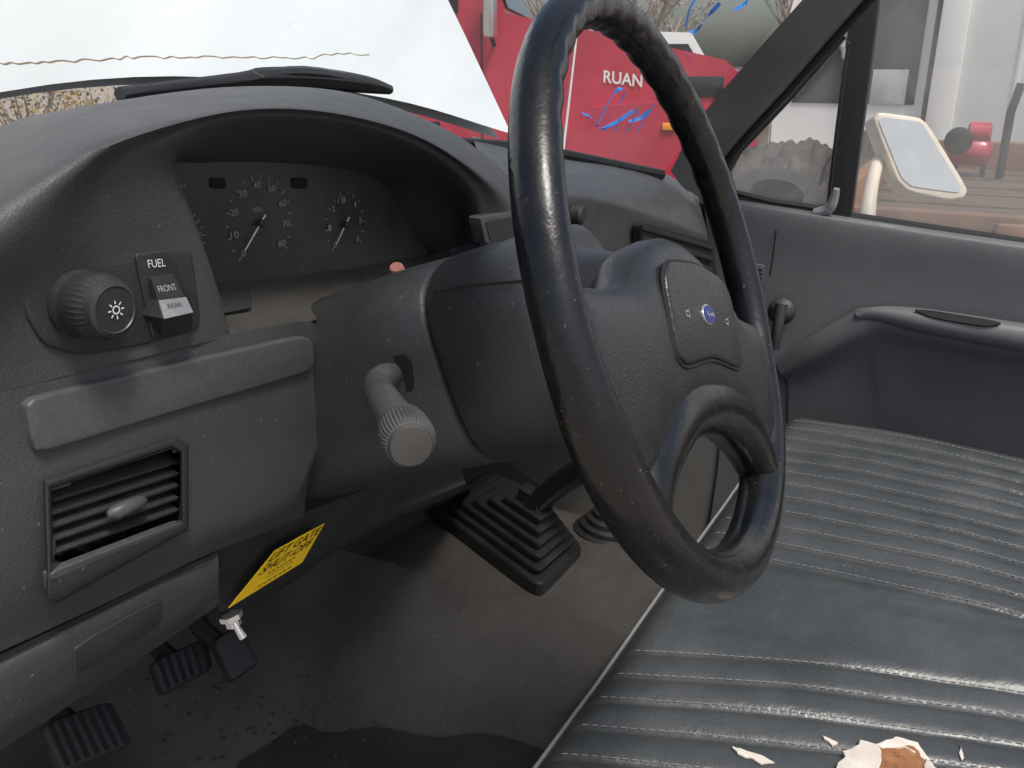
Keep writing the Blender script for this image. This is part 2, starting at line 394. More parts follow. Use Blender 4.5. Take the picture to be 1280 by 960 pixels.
# switch panel
sp = mk('switch_panel', *plate(roundpoly([PY(a, b, .396) for a, b in [(30, 352), (48, 326), (150, 316), (240, 310), (246, 345), (254, 412), (180, 432), (102, 446), (58, 432), (34, 395)]], .3), NY, .008, .002), darkM, dash)
kb = PY(96, 379, .396)
kn = mk('headlight_knob', *lathe(kb, NY, [(.017, 0), (.0175, .004), (.0165, .006), (.0165, .007), (.0168, .008), (.0165, .020), (.0150, .0225), (.0148, .025), (.0140, .0275), (.0118, .0285), (.0112, .0278)], 72, teeth=(5, 6)), knobM, dash)
kf = kb+NY*.0284; mb = MB()
pts = [kf+NY*.0004+(X_*math.cos(a)+Z_*math.sin(a))*.0019 for a in [2*math.pi*i/20 for i in range(21)]]
mb.add(stroke(pts, .0007, NY))
for i in range(8):
    a = 2*math.pi*i/8; dr = X_*math.cos(a)+Z_*math.sin(a); mb.add(stroke([kf+NY*.0004+dr*.003, kf+NY*.0004+dr*.0047], .0007, NY))
mb.out('lamp_symbol', whiteM, kn, smooth=False)
fp = mk('fuel_switch', *plate(roundpoly([PY(a, b, .394) for a, b in [(169, 318), (212, 312), (240, 372), (244, 412), (192, 424)]], .08), NY, .004, .001), knobM, dash)
MB().add(textq('FUEL', PY(184, 325, .3935), PY(206, 323, .3935), PY(207, 333, .3935), PY(186, 335, .3935))).out('lettering', whiteM, fp, smooth=False)
mb = MB()
tl, tr, ml, mr_, bl, br, cl, cr_ = PY(189, 348, .391), PY(216, 343, .391), PY(197, 375, .388), PY(231, 371, .388), PY(204, 398, .380), PY(240, 390, .380), PY(203, 420, .393), PY(240, 411, .393)
bk = [p.copy() for p in (tl, tr, ml, mr_, bl, br, cl, cr_)]
for p in bk: p.y = .396
mb.add(([tl, tr, ml, mr_, bl, br, cl, cr_]+bk, [[0, 1, 3, 2], [4, 5, 7, 6], [0, 2, 10, 8], [2, 4, 12, 10], [4, 6, 14, 12], [1, 3, 11, 9], [3, 5, 13, 11], [5, 7, 15, 13], [0, 1, 9, 8], [6, 7, 15, 14]]))
rk = mb.out('rocker', knobM, fp, smooth=False)
mk('rocker_face', *plate([ml+NY*.001, mr_+NY*.001, br+NY*.001, bl+NY*.001], (NY+Z_*.6).normalized(), .001), rockM, fp, smooth=False)
def onq(q, a0, a1, b0, b1, off):
    def g(a, b): return q[0]*(1-a)*(1-b)+q[1]*a*(1-b)+q[2]*a*b+q[3]*(1-a)*b+off
    return g(a0, b0), g(a1, b0), g(a1, b1), g(a0, b1)
mk('lettering', *textq('FRONT', *onq((tl, tr, mr_, ml), .12, .85, .38, .66, NY*.0004)), wornM, fp, smooth=False)
mk('lettering', *textq('REAR', *onq((ml, mr_, br, bl), .2, .70, .22, .48, NY*.002)), trimM, fp, smooth=False)
# air vent
vent = mk('air_vent', *loft([[PY(a, b, y) for a, b in pp] for pp, y in (
  ([(54, 600), (222, 546), (236, 556), (236, 662), (72, 754), (58, 748)], .3995),
  ([(57, 603), (220, 550), (233, 559), (233, 660), (72, 748), (61, 744)], .395),
  ([(64, 611), (214, 560), (225, 566), (226, 650), (78, 706), (66, 703)], .399),
  ([(66, 613), (214, 562), (224, 567), (225, 648), (78, 704), (67, 701)], .436))], 1, 3, closed=True), darkM, dash, angle=30)
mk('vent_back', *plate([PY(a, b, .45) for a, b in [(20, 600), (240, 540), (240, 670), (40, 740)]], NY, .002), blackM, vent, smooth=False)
for i in range(5):
    t = (i+.5)/5
    a = PY(66, 618+t*84, .404); b = PY(224, 570+t*76, .404)
    dp = Vector((0, .011, .004)); nn = Vector((0, -.3, 1)).normalized()*.0011
    mk('slat', *box((a+b)/2+dp, (b-a)/2, dp, nn, .0006), darkM, vent)
for i in range(7):
    t = (i+.5)/7
    a = PY(68+t*154, 616-t*48, .43); b = PY(72+t*152, 700-t*54, .43)
    mk('vane', *box((a+b)/2, X_*.0008, Y_*.006, (a-b)/2), darkM, vent, smooth=False)
mk('vent_tab', *tube([PY(136, 642, .400), PY(145, 640, .396), PY(172, 628, .396), PY(178, 627, .399)], [.002, .0044, .0038, .003], 10, 2), trimM, vent)
mk('vent_lip', *plate(roundpoly([PY(62, 716, .394), PY(228, 652, .394), PY(228, 664, .396), PY(72, 744, .396), PY(64, 740, .396)], .15), NY, .006, .001), dashM, vent)
# knee panel and column panel, flush under the fascia
kp = mk('knee_panel', *loft(rows([
 [(-260, 925, .418), (-80, 860, .418), (10, 818, .418), (120, 764, .418), (200, 724, .419), (272, 692, .421)],
 [(-260, 975, .416), (-80, 895, .416), (12, 838, .416), (120, 782, .416), (202, 738, .417), (273, 706, .419)],
 [(-260, 1060, .42), (-80, 955, .42), (4, 890, .42), (100, 826, .42), (195, 772, .421), (273, 728, .423)],
 [(-260, 1120, .43), (-80, 1000, .43), (-4, 930, .43), (70, 882, .43), (185, 806, .431), (274, 746, .432)],
 [(-260, 1130, .46), (-80, 1010, .46), (-4, 942, .46), (70, 893, .46), (186, 816, .46), (275, 755, .46)]]), 5, 5), dashM, dash, angle=80)
mk('panel_gap', *stroke([PY(a, b, .4155) for a, b in [(-100, 868), (10, 818), (120, 765), (200, 725), (270, 694)]], .0035, NY), blackM, dash, smooth=False)
mk('pull_recess', *plate(roundpoly([PY(a, b, y) for a, b, y in [(92, 812, .4155), (124, 790, .4145), (203, 748, .4155), (203, 774, .418), (190, 789, .419), (94, 844, .420)]], .2), NY, .004, .001), darkM, kp)
cp = mk('column_panel', *loft(rows([
 [(262, 684, .428), (330, 660, .43), (380, 641, .435), (470, 608, .45), (575, 576, .47)],
 [(268, 735, .445), (335, 705, .45), (400, 676, .455), (480, 636, .47), (580, 598, .49)],
 [(278, 768, .47), (345, 728, .475), (405, 692, .48), (485, 650, .49), (585, 608, .50)],
 [(300, 770, .60), (365, 728, .60), (420, 690, .60), (500, 648, .62), (590, 612, .62)]]), 4, 4), darkM, dash)
# yellow label
q3 = [PY(344, 688, .432), PY(406, 654, .432), PY(378, 703, .446), PY(286, 760, .446)]
st = mk('warning_label', *plate([p for p in q3], NY, .0006), yellowM, dash, smooth=False)
st['label'] = 'yellow sticker with black lift gate shut-off lettering'
off = NY*.0006
for s, a0, a1, b0, b1 in (('LIFT GATE', .05, .96, .05, .25), ('SHUT-OFF', .08, .92, .31, .51)):
    mk('lettering', *textq(s, *onq(q3, a0, a1, b0, b1, off), bold=0), inkM, st, smooth=False)
for a0, a1, b0, b1 in ((.3, .75, .59, .65), (.33, .75, .70, .75), (.3, .8, .85, .91)):
    mb = MB()
    for k in range(7):
        x0 = a0+(a1-a0)*k/7; x1 = x0+(a1-a0)/7*.7
        mb.add((list(onq(q3, x0, x1, b0+.015, b1-.02, off)), [[0, 1, 2, 3]]))
    mb.out('small_print', inkM, st, smooth=False)
ts = mk('toggle_switch', *lathe(PY(288, 768, .46), Vector((0, -.3, -1)), [(.009, 0), (.009, .004), (.006, .0045), (.006, .01)], 6), silverM, dash, smooth=False)
mk('toggle_lever', *tube([PY(290, 772, .458), PY(297, 786, .452), PY(304, 797, .448)], [.0022, .0026, .0034], 10), silverM, ts)
# centre stack piece and passenger side
MB().add(loft(rows([
 [(566, 218, .402), (600, 228, .402), (650, 246, .402)], [(585, 262, .41), (610, 262, .408), (660, 270, .408)], [(600, 330, .42), (625, 330, .418), (670, 330, .418)]]), 4, 4)).out('centre_bezel', dashM, dash)
rb = mk('radio_bezel', *plate(roundpoly([PY(600, 271, .382), PY(650, 262, .382), PY(660, 302, .382), PY(608, 306, .382)], .1), NY, .012, .001), trimM, dash)
mk('radio_display', *plate(roundpoly([PY(607, 277, .3812), PY(645, 270, .3812), PY(652, 297, .3812), PY(613, 301, .3812)], .1), NY, .003), darkM, rb)
pd = mk('passenger_pad', *loft(rows([
 [(590, 170, .74), (640, 182, .70), (710, 196, .66), (770, 203, .60), (830, 216, .54), (872, 246, .49)],
 [(600, 200, .54), (650, 208, .52), (710, 214, .50), (770, 226, .48), (830, 246, .46), (878, 268, .45)],
 [(605, 235, .47), (655, 238, .45), (712, 236, .44), (772, 248, .425), (832, 268, .42), (884, 290, .42)],
 [(610, 285, .46), (660, 285, .44), (714, 262, .43), (774, 275, .42), (834, 295, .415), (886, 312, .415)],
 [(615, 400, .47), (660, 400, .45), (718, 360, .45), (780, 375, .44), (838, 395, .44), (890, 405, .44)],
 [(620, 470, .56), (670, 480, .55), (722, 440, .55), (790, 440, .55), (846, 440, .55), (896, 440, .55)]]), 6, 6), dashM, dash, angle=75)
pv = mk('passenger_vent', *plate(roundpoly([PY(800, 276, .402), PY(892, 303, .402), PY(900, 385, .408), PY(806, 360, .408)], .12), NY, .012, .002), blackM, dash)
for i in range(6):
    y = 285+i*14
    mk('slat', *plate([PY(803, y-4, .396), PY(890, y+21, .396), PY(892, y+27, .399), PY(804, y+2, .399)], NY, .004), trimM, pv, smooth=False)
mk('defroster_knob', *lathe(PY(716, 268, .428), NY, [(.012, 0), (.012, .012), (.009, .015)], 20), knobM, dash)
mk('underdash_light_block', *grid([[V(x, .47, -.36) for x in (.13, .6, 1.64)], [V(x, .62, -.34) for x in (.13, .6, 1.64)], [V(x, 1.02, -.25) for x in (.13, .6, 1.64)]]), blackM, dash, smooth=False)  # sheet added under the dash to block light coming through the windshield

# ============================================================ STEERING
Wc = C+D*.58+RT*.108+UP*.061
n = (D*-.486+RT*.853+UP*.188).normalized()
e0 = (X_-n*n.x).normalized(); v0 = n.cross(e0)
ROT = R(17.5)
E = e0*math.cos(ROT)-v0*math.sin(ROT); W = e0*math.sin(ROT)+v0*math.cos(ROT)
def wl(a, b, h=0): return Wc+E*a+W*b+n*h
sw = thing('steering_wheel', Wc-n*.06, 'black two-spoke steering wheel with horn pad and oval emblem, turned slightly right', 'steering wheel')
pts = []; N = 200
for i in range(N):
    a = 2*math.pi*i/N; pts.append(wl(.185*math.cos(a), .185*math.sin(a)))
rowsr = []
for i in range(N):
    a = 2*math.pi*i/N; x = E*math.cos(a)+W*math.sin(a)
    ad = math.degrees(a)
    g = 0
    if 25 < ad < 165: g = .0012*(.5+.5*math.cos((ad-25)/140*2*math.pi*17))*min(1, (ad-25)/10, (165-ad)/10)
    low = max(0, min(1, (ad-190)/25, (350-ad)/25)); low = low*low*(3-2*low)
    row = []
    for k in range(20):
        b = 2*math.pi*k/20; q = .0127+.0026*low
        if math.cos(b) < .2: q -= g
        row.append(pts[i]+x*math.cos(b)*q+n*math.sin(b)*q*1.12)
    rowsr.append(row)
mk('rim', *grid(rowsr+[rowsr[0]], True), rimM, sw, angle=180)
# one skin for hub face and both spokes
def skin(E_, top, bot, hmid, th):
    k = 24; row = []
    for i in range(k):
        a = 2*math.pi*i/k; c, s = math.cos(a), math.sin(a)
        vv = (top+bot)/2+(top-bot)/2*abs(c)**.55*(1 if c > 0 else -1)
        hh = hmid-th/2+th/2*abs(s)**.7*(1 if s > 0 else -1)
        row.append(wl(E_, vv, hh))
    return row
sec = []
for E_, top, bot, hm, th in ((-.180, -.014, -.086, .008, .018), (-.168, -.013, -.100, .0115, .026), (-.150, -.012, -.112, .0135, .032), (-.125, -.010, -.115, .0145, .036), (-.105, -.006, -.108, .015, .040), (-.090, .003, -.101, .0153, .042), (-.07, .018, -.096, .0155, .046), (-.035, .031, -.090, .0155, .048), (0, .036, -.088, .0155, .048)):
    sec.append((E_, top, bot, hm, th))
sec = sec+[(-a, b, c, d, e) for a, b, c, d, e in sec[-2::-1]]
sv = cr([Vector((a, b, c)) for a, b, c, d, e in sec], 4)
sv2 = cr([Vector((a, d, e)) for a, b, c, d, e in sec], 4)
mk('spokes', *grid([skin(p.x, p.y, p.z, q.y, q.z) for p, q in zip(sv, sv2)], True, True), padM, sw, angle=180)
hub = []
for h, hw, vt, vb, ex in ((-.020, .068, .026, -.076, 2.3), (-.032, .072, .034, -.082, 2.4), (-.05, .072, .042, -.080, 2.4), (-.068, .066, .049, -.072, 2.4)):
    row = []
    for k in range(48):
        a = 2*math.pi*k/48; c, s = math.cos(a), math.sin(a)
        x = hw*abs(c)**(2/ex)*(1 if c > 0 else -1); y = abs(s)**(2/ex)*(vt if s > 0 else vb)
        row.append(wl(x, y, h))
    hub.append(row)
mk('hub_cover', *grid(hub, True, True), padM, sw, angle=60)
# glossy ring round the lower opening: arch above, rim below
lp = [(0, -.0775), (.045, -.0815), (.082, -.095), (.107, -.112), (.121, -.131)]
for d in (-53, -63, -76): lp.append((.182*math.cos(R(d)), .182*math.sin(R(d))))
lp.append((0, -.182))
loop = lp+[(-a, b) for a, b in lp[-2:0:-1]]
lpc = cr([Vector((a, b, 0)) for a, b in loop], 6, True)
lrad = []
for q in lpc:
    k = max(0, min(1, (-.09-q.y)/.05)); lrad.append(.0196*(1-k)+.0145*k)
mk('lower_ring', *ring([wl(q.x, q.y, -.001) for q in lpc], lrad, 20), rimM, sw, angle=180)
padpts = [(-.056, .010), (0, .015), (.056, .010), (.069, -.003), (.069, -.048), (.056, -.054), (0, -.047), (-.056, -.054), (-.069, -.048), (-.069, -.003)]
pad = mk('horn_pad', *plate(roundpoly([wl(a, b, .0178) for a, b in padpts], .3), n, .008, .0022, 4), padM, sw, angle=60)
mk('pad_groove', *ring(roundpoly([wl(a*1.03, b*1.03-.0002, .0153) for a, b in padpts], .3), .0013, 6), blackM, sw)
def ell(a, b, ra, rb, h, k=32): return [wl(a+ra*math.cos(2*math.pi*i/k), b+rb*math.sin(2*math.pi*i/k), h) for i in range(k)]
mk('emblem', *plate(ell(0, -.020, .0120, .0070, .0190), n, .003, .0006), silverM, pad)
mk('emblem_field', *plate(ell(0, -.020, .0110, .0060, .0195), n, .001), blueM, pad)
sc = [(-.008, -.0012), (-.006, .0018), (-.0045, -.0005), (-.002, -.001), (0, .0008), (.0020, -.0010), (.0038, .0008), (.0056, -.001), (.0066, .0022), (.0074, -.001), (.0084, -.0002)]
mk('emblem_script', *stroke(cr([wl(a*.95, -.020+b*.95, .0199) for a, b in sc], 3), .0006, n), wornM, pad, smooth=False)
for s in (-1, 1):
    c = (.042*s, -.022); h = .0183
    mk('horn_symbol', *stroke([wl(c[0]-.003, c[1]-.0015, h), wl(c[0]-.003, c[1]+.0015, h), wl(c[0]+.001, c[1]+.0015, h), wl(c[0]+.003, c[1]+.0028, h), wl(c[0]+.003, c[1]-.0028, h), wl(c[0]+.001, c[1]-.0015, h), wl(c[0]-.003, c[1]-.0015, h)], .0006, n), wornM, pad, smooth=False)

sc_ = thing('steering_column', Wc-n*.30, 'dark plastic steering column shroud with a stalk on its left side', 'steering column')
def csec(t, hw, vt, vb, ex=3.2, dz=0):
    row = []
    for k in range(56):
        a = 2*math.pi*k/56; c, s = math.cos(a), math.sin(a)
        x = hw*abs(c)**(2/ex)*(1 if c > 0 else -1); y = abs(s)**(2/ex)*(vt if s > 0 else -vb)
        row.append(Wc-n*t+e0*x+v0*(y+dz))
    return row
fs_ = mk('front_shroud', *grid([csec(.060, .050, .04, .055, 2.4), csec(.061, .064, .054, .074, 2.8), csec(.068, .071, .062, .084), (csec(.08, .073, .064, .086)), csec(.144, .073, .066, .088), csec(.1475, .070, .063, .085)], True, True), colM, sc_, angle=50)
mk('rear_shroud', *grid([csec(.149, .069, .062, .084), csec(.1525, .072, .065, .087), csec(.20, .074, .067, .088), csec(.27, .076, .066, .09), csec(.34, .078, .062, .092)], True, True), colM, sc_, angle=50)
mk('shroud_seam', *stroke([PXX(a, b, .4795) for a, b in [(542, 366), (590, 357), (650, 352), (700, 350)]], .002, Vector((-1, 0, 0))), blackM, sc_, smooth=False)
mk('stalk_opening', *plate(roundpoly([PXX(a, b, .4735) for a, b in [(466, 452), (505, 442), (514, 452), (518, 488), (492, 496), (470, 484)]], .25), -X_, .003), blackM, sc_)
root = PXX(494, 468, .482); endp = PS(513, 556, .45)
ax = (endp-PS(492, 508, .50)).normalized()
stalk = mk('signal_stalk', *tube([root, PXX(480, 472, .455), PXX(472, 484, .43), PS(484, 506, .505), endp-ax*.028], [.008, .0095, .0095, .0098, .0105], 16, 5), stalkM, sc_, angle=180)
mk('stalk_knob', *lathe(endp-ax*.030, ax, [(.0105, 0), (.0128, .003), (.0133, .006), (.0136, .010), (.0142, .020), (.0138, .026), (.0125, .0295), (.0115, .030)], 84, teeth=(3, 4, 5)), stalkM, stalk)
mk('stalk_cap', *lathe(endp-ax*.001, ax, [(.0118, 0), (.0118, .002), (.0108, .0036), (.006, .0042), (.001, .0044)], 32), stalkM2, stalk)
mk('hazard_button', *lathe(PS(500, 345, .70), PS(494, 333, .69)-PS(500, 345, .70), [(.006, 0), (.006, .010), (.0045, .012)], 16), hazM, sc_)

# ============================================================ CAB SHELL
def floor_h(x, y):
    z = -.98
    t = max(0, 1-abs(x-.99)/.40); t = t*t*(3-2*t)
    z += .335*min(1, t*1.35)
    if y > .72: z += (y-.72)*.55
    if y > .98: z += (y-.98)*1.5
    return z
def onfloor(px, py, lift=0):
    v_ = ray(px, py); s = .5
    while s < 3:
        p = v_*s
        if p.z <= floor_h(p.x, p.y)+lift: break
        s += .004
    return C+v_*s
fr_ = []
for i in range(60):
    y = -.7+i*(1.85/59)
    fr_.append([V(.06+j*(1.66/79), y, floor_h(.06+j*(1.66/79), y)+.005*noise.noise(Vector((j*.19, i*.2, 0)))) for j in range(80)])
setp(mk('floor', *grid(fr_), floorM), 'worn grey rubber cab floor with raised tunnel', 'floor', kind='structure')
setp(mk('firewall', *abox(.05, 1.73, 1.06, 1.09, -1.0, -.12), rubM, smooth=False), 'dark firewall behind the pedals', 'wall', kind='structure')
cab = thing('cab_shell', V(.9, .5, -1.0), 'grey windshield pillar, cowl and kick panel around the cab', 'cab')
mk('header_rail', *tube([V(.12, -.03, .46), V(.5, .06, .50), V(.9, .10, .51), V(1.3, .06, .50), V(1.56, -.04, .45)], .03, 10, 4), pillarM, cab)
mk('kick_panel', *loft([[V(1.722, .30, -.36), V(1.722, .7, -.36), V(1.71, 1.07, -.36)], [V(1.722, .30, -.6), V(1.715, .7, -.6), V(1.69, 1.07, -.6)], [V(1.722, .30, -1.0), V(1.71, .7, -1.0), V(1.68, 1.07, -1.0)]], 4, 4), kickM, cab)
MB().add(loft([
 [PXX(838, 214, 1.64), PXX(872, 152, 1.615), PXX(932, 80, 1.585), PXX(1003, 0, 1.55), PXX(1060, -62, 1.52)],
 [PXX(858, 238, 1.66), PXX(892, 172, 1.64), PXX(955, 96, 1.61), PXX(1030, 6, 1.575), PXX(1085, -58, 1.54)],
 [PXX(878, 240, 1.70), PXX(910, 184, 1.67), PXX(982, 103, 1.64), PXX(1060, 12, 1.60), PXX(1118, -50, 1.57)],
 [PXX(884, 238, 1.74), PXX(916, 188, 1.71), PXX(990, 107, 1.68), PXX(1070, 16, 1.64), PXX(1130, -46, 1.61)]], 5, 4)).out('windshield_pillar', pillarM, cab, angle=80)
mk('pillar_seal', *tube([PXX(900, 232, 1.71), PXX(916, 192, 1.70), PXX(990, 108, 1.67), PXX(1071, 18, 1.63), PXX(1132, -45, 1.60)], .008, 8, 3), sealM, cab)
mk('cowl_panel', *loft([[V(.1, .60, -.20), V(.5, .76, -.12), V(.87, .80, -.10), V(1.3, .74, -.13), V(1.66, .56, -.21)], [V(.1, .86, -.16), V(.5, .92, -.09), V(.87, .95, -.07), V(1.3, .92, -.10), V(1.68, .84, -.17)]], 4, 3), blackM, cab)
mk('fender', *loft([[V(1.68, .55, -.22), V(1.70, .9, -.20), V(1.70, 1.4, -.22)], [V(1.80, .55, -.26), V(1.83, .9, -.25), V(1.82, 1.4, -.27)], [V(1.86, .55, -.5), V(1.89, .9, -.5), V(1.88, 1.4, -.5)]], 4, 4), hoodM, cab)

# windshield
wb = [V(.06, .50, -.19), V(.45, .68, -.125), V(.87, .73, -.105), V(1.3, .68, -.13), V(1.63, .52, -.20)]
wt = [V(.14, -.02, .44), V(.5, .07, .48), V(.87, .11, .49), V(1.3, .07, .48), V(1.56, -.02, .42)]
wv, wf = loft([wb, [(a+b)/2+Vector((0, .02, .02)) for a, b in zip(wb, wt)], wt], 8, 8)
ws = thing('windshield', V(.87, .73, -.1), 'cracked windshield with blue marker writing on the glass', 'windshield')
mk('glass', wv, wf, glassM, ws)
bvh = BVHTree.FromPolygons(wv, wf)
def onws(px, py, off=.003):
    hit = bvh.ray_cast(C, ray(px, py).normalized())
    if hit[0] is None: return PY(px, py, .6)
    return hit[0]-ray(px, py).normalized()*off
mk('base_seal', *tube([p+Vector((0, -.005, .004)) for p in wb], .010, 8, 8), sealM, ws)
nw = Vector((0, -.72, .69))
def wstroke(name, l, w, m): return mk(name, *stroke(cr([onws(*p) for p in l], 3), w, nw), m, ws, smooth=False)
cl = [(-20, 84)]
for i in range(60):
    x = -10+i*8; cl.append((x, 80-8*min(1, max(0, (x-40)/120))+random.uniform(-2.0, 2.0)-(4 if x > 400 else 0)))
wstroke('crack', cl, .0016, crackM)
wstroke('crack', [(305, 76), (315, 88), (330, 96)], .0012, crackM)
for l in ([(728, 142), (738, 146), (745, 158), (750, 150), (760, 130), (770, 114), (778, 111), (780, 120), (770, 136), (752, 160)],
  [(752, 162), (764, 156), (778, 148), (792, 138)], [(776, 146), (766, 165)], [(799, 136), (783, 166)], [(786, 152), (800, 148), (812, 138)], [(818, 130), (804, 152), (794, 167)],
  [(872, -6), (862, 12), (858, 34), (868, 40), (885, 20), (900, 4)], [(918, 12), (932, 4), (940, -8)], [(846, 72), (852, 84), (848, 96)], [(858, 66), (866, 78)]):
    wstroke('marker_writing', l, .0065, markerM)

# wiper on the outside of the windshield
wp = thing('wiper', V(.9, .78, -.05), 'black wiper arm and blade resting at the base of the windshield', 'wiper')
def wofs(px, py): return onws(px, py, -.012)
mk('blade', *tube([wofs(150, 118), wofs(300, 101), wofs(330, 97), wofs(400, 99), wofs(460, 106), wofs(487, 112)], [.006, .008, .010, .012, .010, .006], 8, 3), sealM, wp)
mk('arm', *tube([wofs(322, 93), wofs(380, 92), wofs(440, 100), wofs(470, 108)], [.004, .008, .007, .004], 8, 3), rubM, wp)

# hood, raised
hb = [V(.12, .84, -.14), V(.5, .90, -.045), V(.87, .93, -.015), V(1.3, .90, -.055), V(1.665, .85, -.135)]
up = Vector((0, .56, .83))
hd = thing('truck_hood', V(.87, .93, -.02), 'pale blue truck hood standing open in front of the windshield', 'hood')
mk('outer_skin', *loft([hb, [p+up*.35+Vector((0, -.02, .02)) for p in hb], [p+up*.8+Vector((0, -.03, .02)) for p in hb], [p+up*1.15 for p in hb]], 6, 5), hoodM, hd)
mk('inner_frame', *loft([[p+Vector((0, .03, -.01)) for p in hb], [p+up*.6+Vector((0, .05, -.02)) for p in hb], [p+up*1.14+Vector((0, .02, -.02)) for p in hb]], 6, 4), greyPM, hd)
setp(mk('antenna', *tube([PXX(702, 205, 1.78), PXX(712, 120, 1.78), PXX(722, 35, 1.78), PXX(729, -40, 1.78)], [.003, .0025, .002, .002], 8), whitePM), 'thin pale radio antenna on the passenger fender', 'antenna')

# ============================================================ PASSENGER DOOR
door = thing('passenger_door', V(1.72, .2, -.95), 'grey passenger door with armrest and vent window beyond the bench seat', 'door')
def dr(l): return [PXX(a, b, x) for a, b, x in l]
mk('door_panel', *loft([
 dr([(872, 236, 1.77), (930, 246, 1.77), (1020, 260, 1.77), (1150, 280, 1.77), (1290, 300, 1.77), (1600, 345, 1.77)]),
 dr([(876, 243, 1.715), (930, 253, 1.715), (1020, 267, 1.715), (1150, 287, 1.715), (1290, 307, 1.715), (1600, 352, 1.715)]),
 dr([(880, 256, 1.70), (930, 264, 1.70), (1020, 278, 1.70), (1150, 299, 1.70), (1290, 320, 1.70), (1600, 368, 1.70)]),
 dr([(890, 330, 1.71), (940, 335, 1.71), (1030, 350, 1.71), (1150, 368, 1.71), (1290, 392, 1.71), (1600, 445, 1.71)]),
 dr([(900, 430, 1.715), (950, 440, 1.715), (1040, 455, 1.715), (1150, 475, 1.715), (1290, 505, 1.715), (1600, 560, 1.715)]),
 dr([(900, 560, 1.715), (960, 570, 1.715), (1050, 590, 1.715), (1150, 610, 1.715), (1290, 645, 1.715), (1600, 700, 1.715)]),
 dr([(880, 700, 1.71), (960, 720, 1.71), (1050, 740, 1.71), (1150, 760, 1.71), (1290, 800, 1.71), (1600, 880, 1.71)])], 6, 5), doorM, door, angle=80)
mk('lower_panel', *loft([
 dr([(968, 452, 1.712), (1005, 425, 1.709), (1060, 392, 1.706), (1085, 384, 1.706), (1150, 388, 1.706), (1290, 408, 1.706), (1600, 450, 1.706)]),
 dr([(970, 454, 1.703), (1008, 428, 1.69), (1062, 396, 1.685), (1087, 388, 1.68), (1150, 393, 1.68), (1290, 414, 1.68), (1600, 456, 1.68)]),
 dr([(976, 468, 1.695), (1020, 446, 1.68), (1070, 418, 1.67), (1095, 408, 1.668), (1150, 418, 1.668), (1290, 442, 1.668), (1600, 487, 1.668)]),
 dr([(985, 480, 1.705), (1040, 465, 1.70), (1080, 450, 1.695), (1100, 445, 1.69), (1150, 452, 1.69), (1290, 478, 1.69), (1600, 525, 1.69)]),
 dr([(985, 530, 1.712), (1040, 535, 1.71), (1090, 545, 1.71), (1110, 550, 1.71), (1160, 560, 1.71), (1290, 600, 1.71), (1600, 660, 1.71)])], 6, 5), doorDM, door, angle=80)
mk('armrest', *loft([
 dr([(1068, 391, 1.69), (1095, 383, 1.69), (1150, 385, 1.69), (1240, 398, 1.69), (1300, 407, 1.69), (1600, 450, 1.69)]),
 dr([(1070, 393, 1.676), (1095, 386, 1.668), (1150, 390, 1.662), (1240, 403, 1.662), (1300, 412, 1.662), (1600, 456, 1.662)]),
 dr([(1073, 397, 1.672), (1097, 394, 1.662), (1150, 402, 1.652), (1240, 417, 1.652), (1300, 427, 1.652), (1600, 471, 1.652)]),
 dr([(1078, 401, 1.674), (1100, 402, 1.667), (1150, 414, 1.66), (1240, 431, 1.66), (1300, 441, 1.66), (1600, 486, 1.66)]),
 dr([(1082, 404, 1.69), (1103, 407, 1.69), (1150, 420, 1.69), (1240, 437, 1.69), (1300, 448, 1.69), (1600, 492, 1.69)])], 5, 4), doorM, door, angle=80)
mk('pull_cup', *plate(roundpoly(dr([(1140, 386, 1.659), (1165, 388, 1.657), (1240, 400, 1.657), (1254, 404, 1.654), (1232, 408, 1.649), (1165, 397, 1.651)]), .3), Vector((-.7, 0, .7)), .004), blackM, door)
mk('door_seam', *stroke([PXX(a, b, 1.698) for a, b in [(970, 288), (966, 320), (962, 345)]], .003, -X_), blackM, door, smooth=False)
gr = mk('speaker_grille', *plate(roundpoly([PXX(a, b, 1.70) for a, b in [(936, 328), (956, 332), (952, 366), (934, 362)]], .15), -X_, .006, .001), doorDM, door)
for i in range(6):
    mk('grille_rib', *tube([PXX(937, 333+i*5.2, 1.698), PXX(953, 336.5+i*5.2, 1.698)], .0022, 6), darkM, gr)
ck = mk('window_crank', *lathe(PXX(978, 388, 1.70), -X_, [(.026, 0), (.026, .012), (.018, .02), (.012, .035)], 24), darkM, door)
mk('crank_arm', *tube([PXX(977, 380, 1.665), PXX(972, 410, 1.655), PXX(968, 436, 1.655)], [.012, .010, .009], 10, 3), darkM, ck)
mk('window_divider', *plate([PXX(a, b, 1.725) for a, b in [(1060, 30), (1098, -30), (1102, -30), (1098, 10), (1063, 274), (1034, 270)]], -X_, .03, .003), sealM, door)
mk('sill_seal', *tube([PXX(a, b, 1.735) for a, b in [(885, 240), (930, 251), (1020, 265), (1150, 285), (1290, 306), (1600, 352)]], .010, 8, 3), sealM, door)
mk('vent_frame', *tube([PXX(a, b, 1.73) for a, b in [(1036, 262), (965, 252), (918, 240), (910, 215), (925, 188), (985, 125), (1055, 45), (1062, 55), (1048, 160), (1036, 262)]], .006, 6), sealM, door)
mk('vent_latch', *tube([PXX(1018, 266, 1.715), PXX(1035, 262, 1.71), PXX(1042, 250, 1.705), PXX(1046, 236, 1.70)], [.008, .010, .009, .006], 8, 3), rockM, door)
mk('vent_glass', *plate([PXX(a, b, 1.74) for a, b in [(1036, 266), (918, 246), (908, 215), (925, 185), (1058, 42)]], -X_, .003), glassM, door, smooth=False)
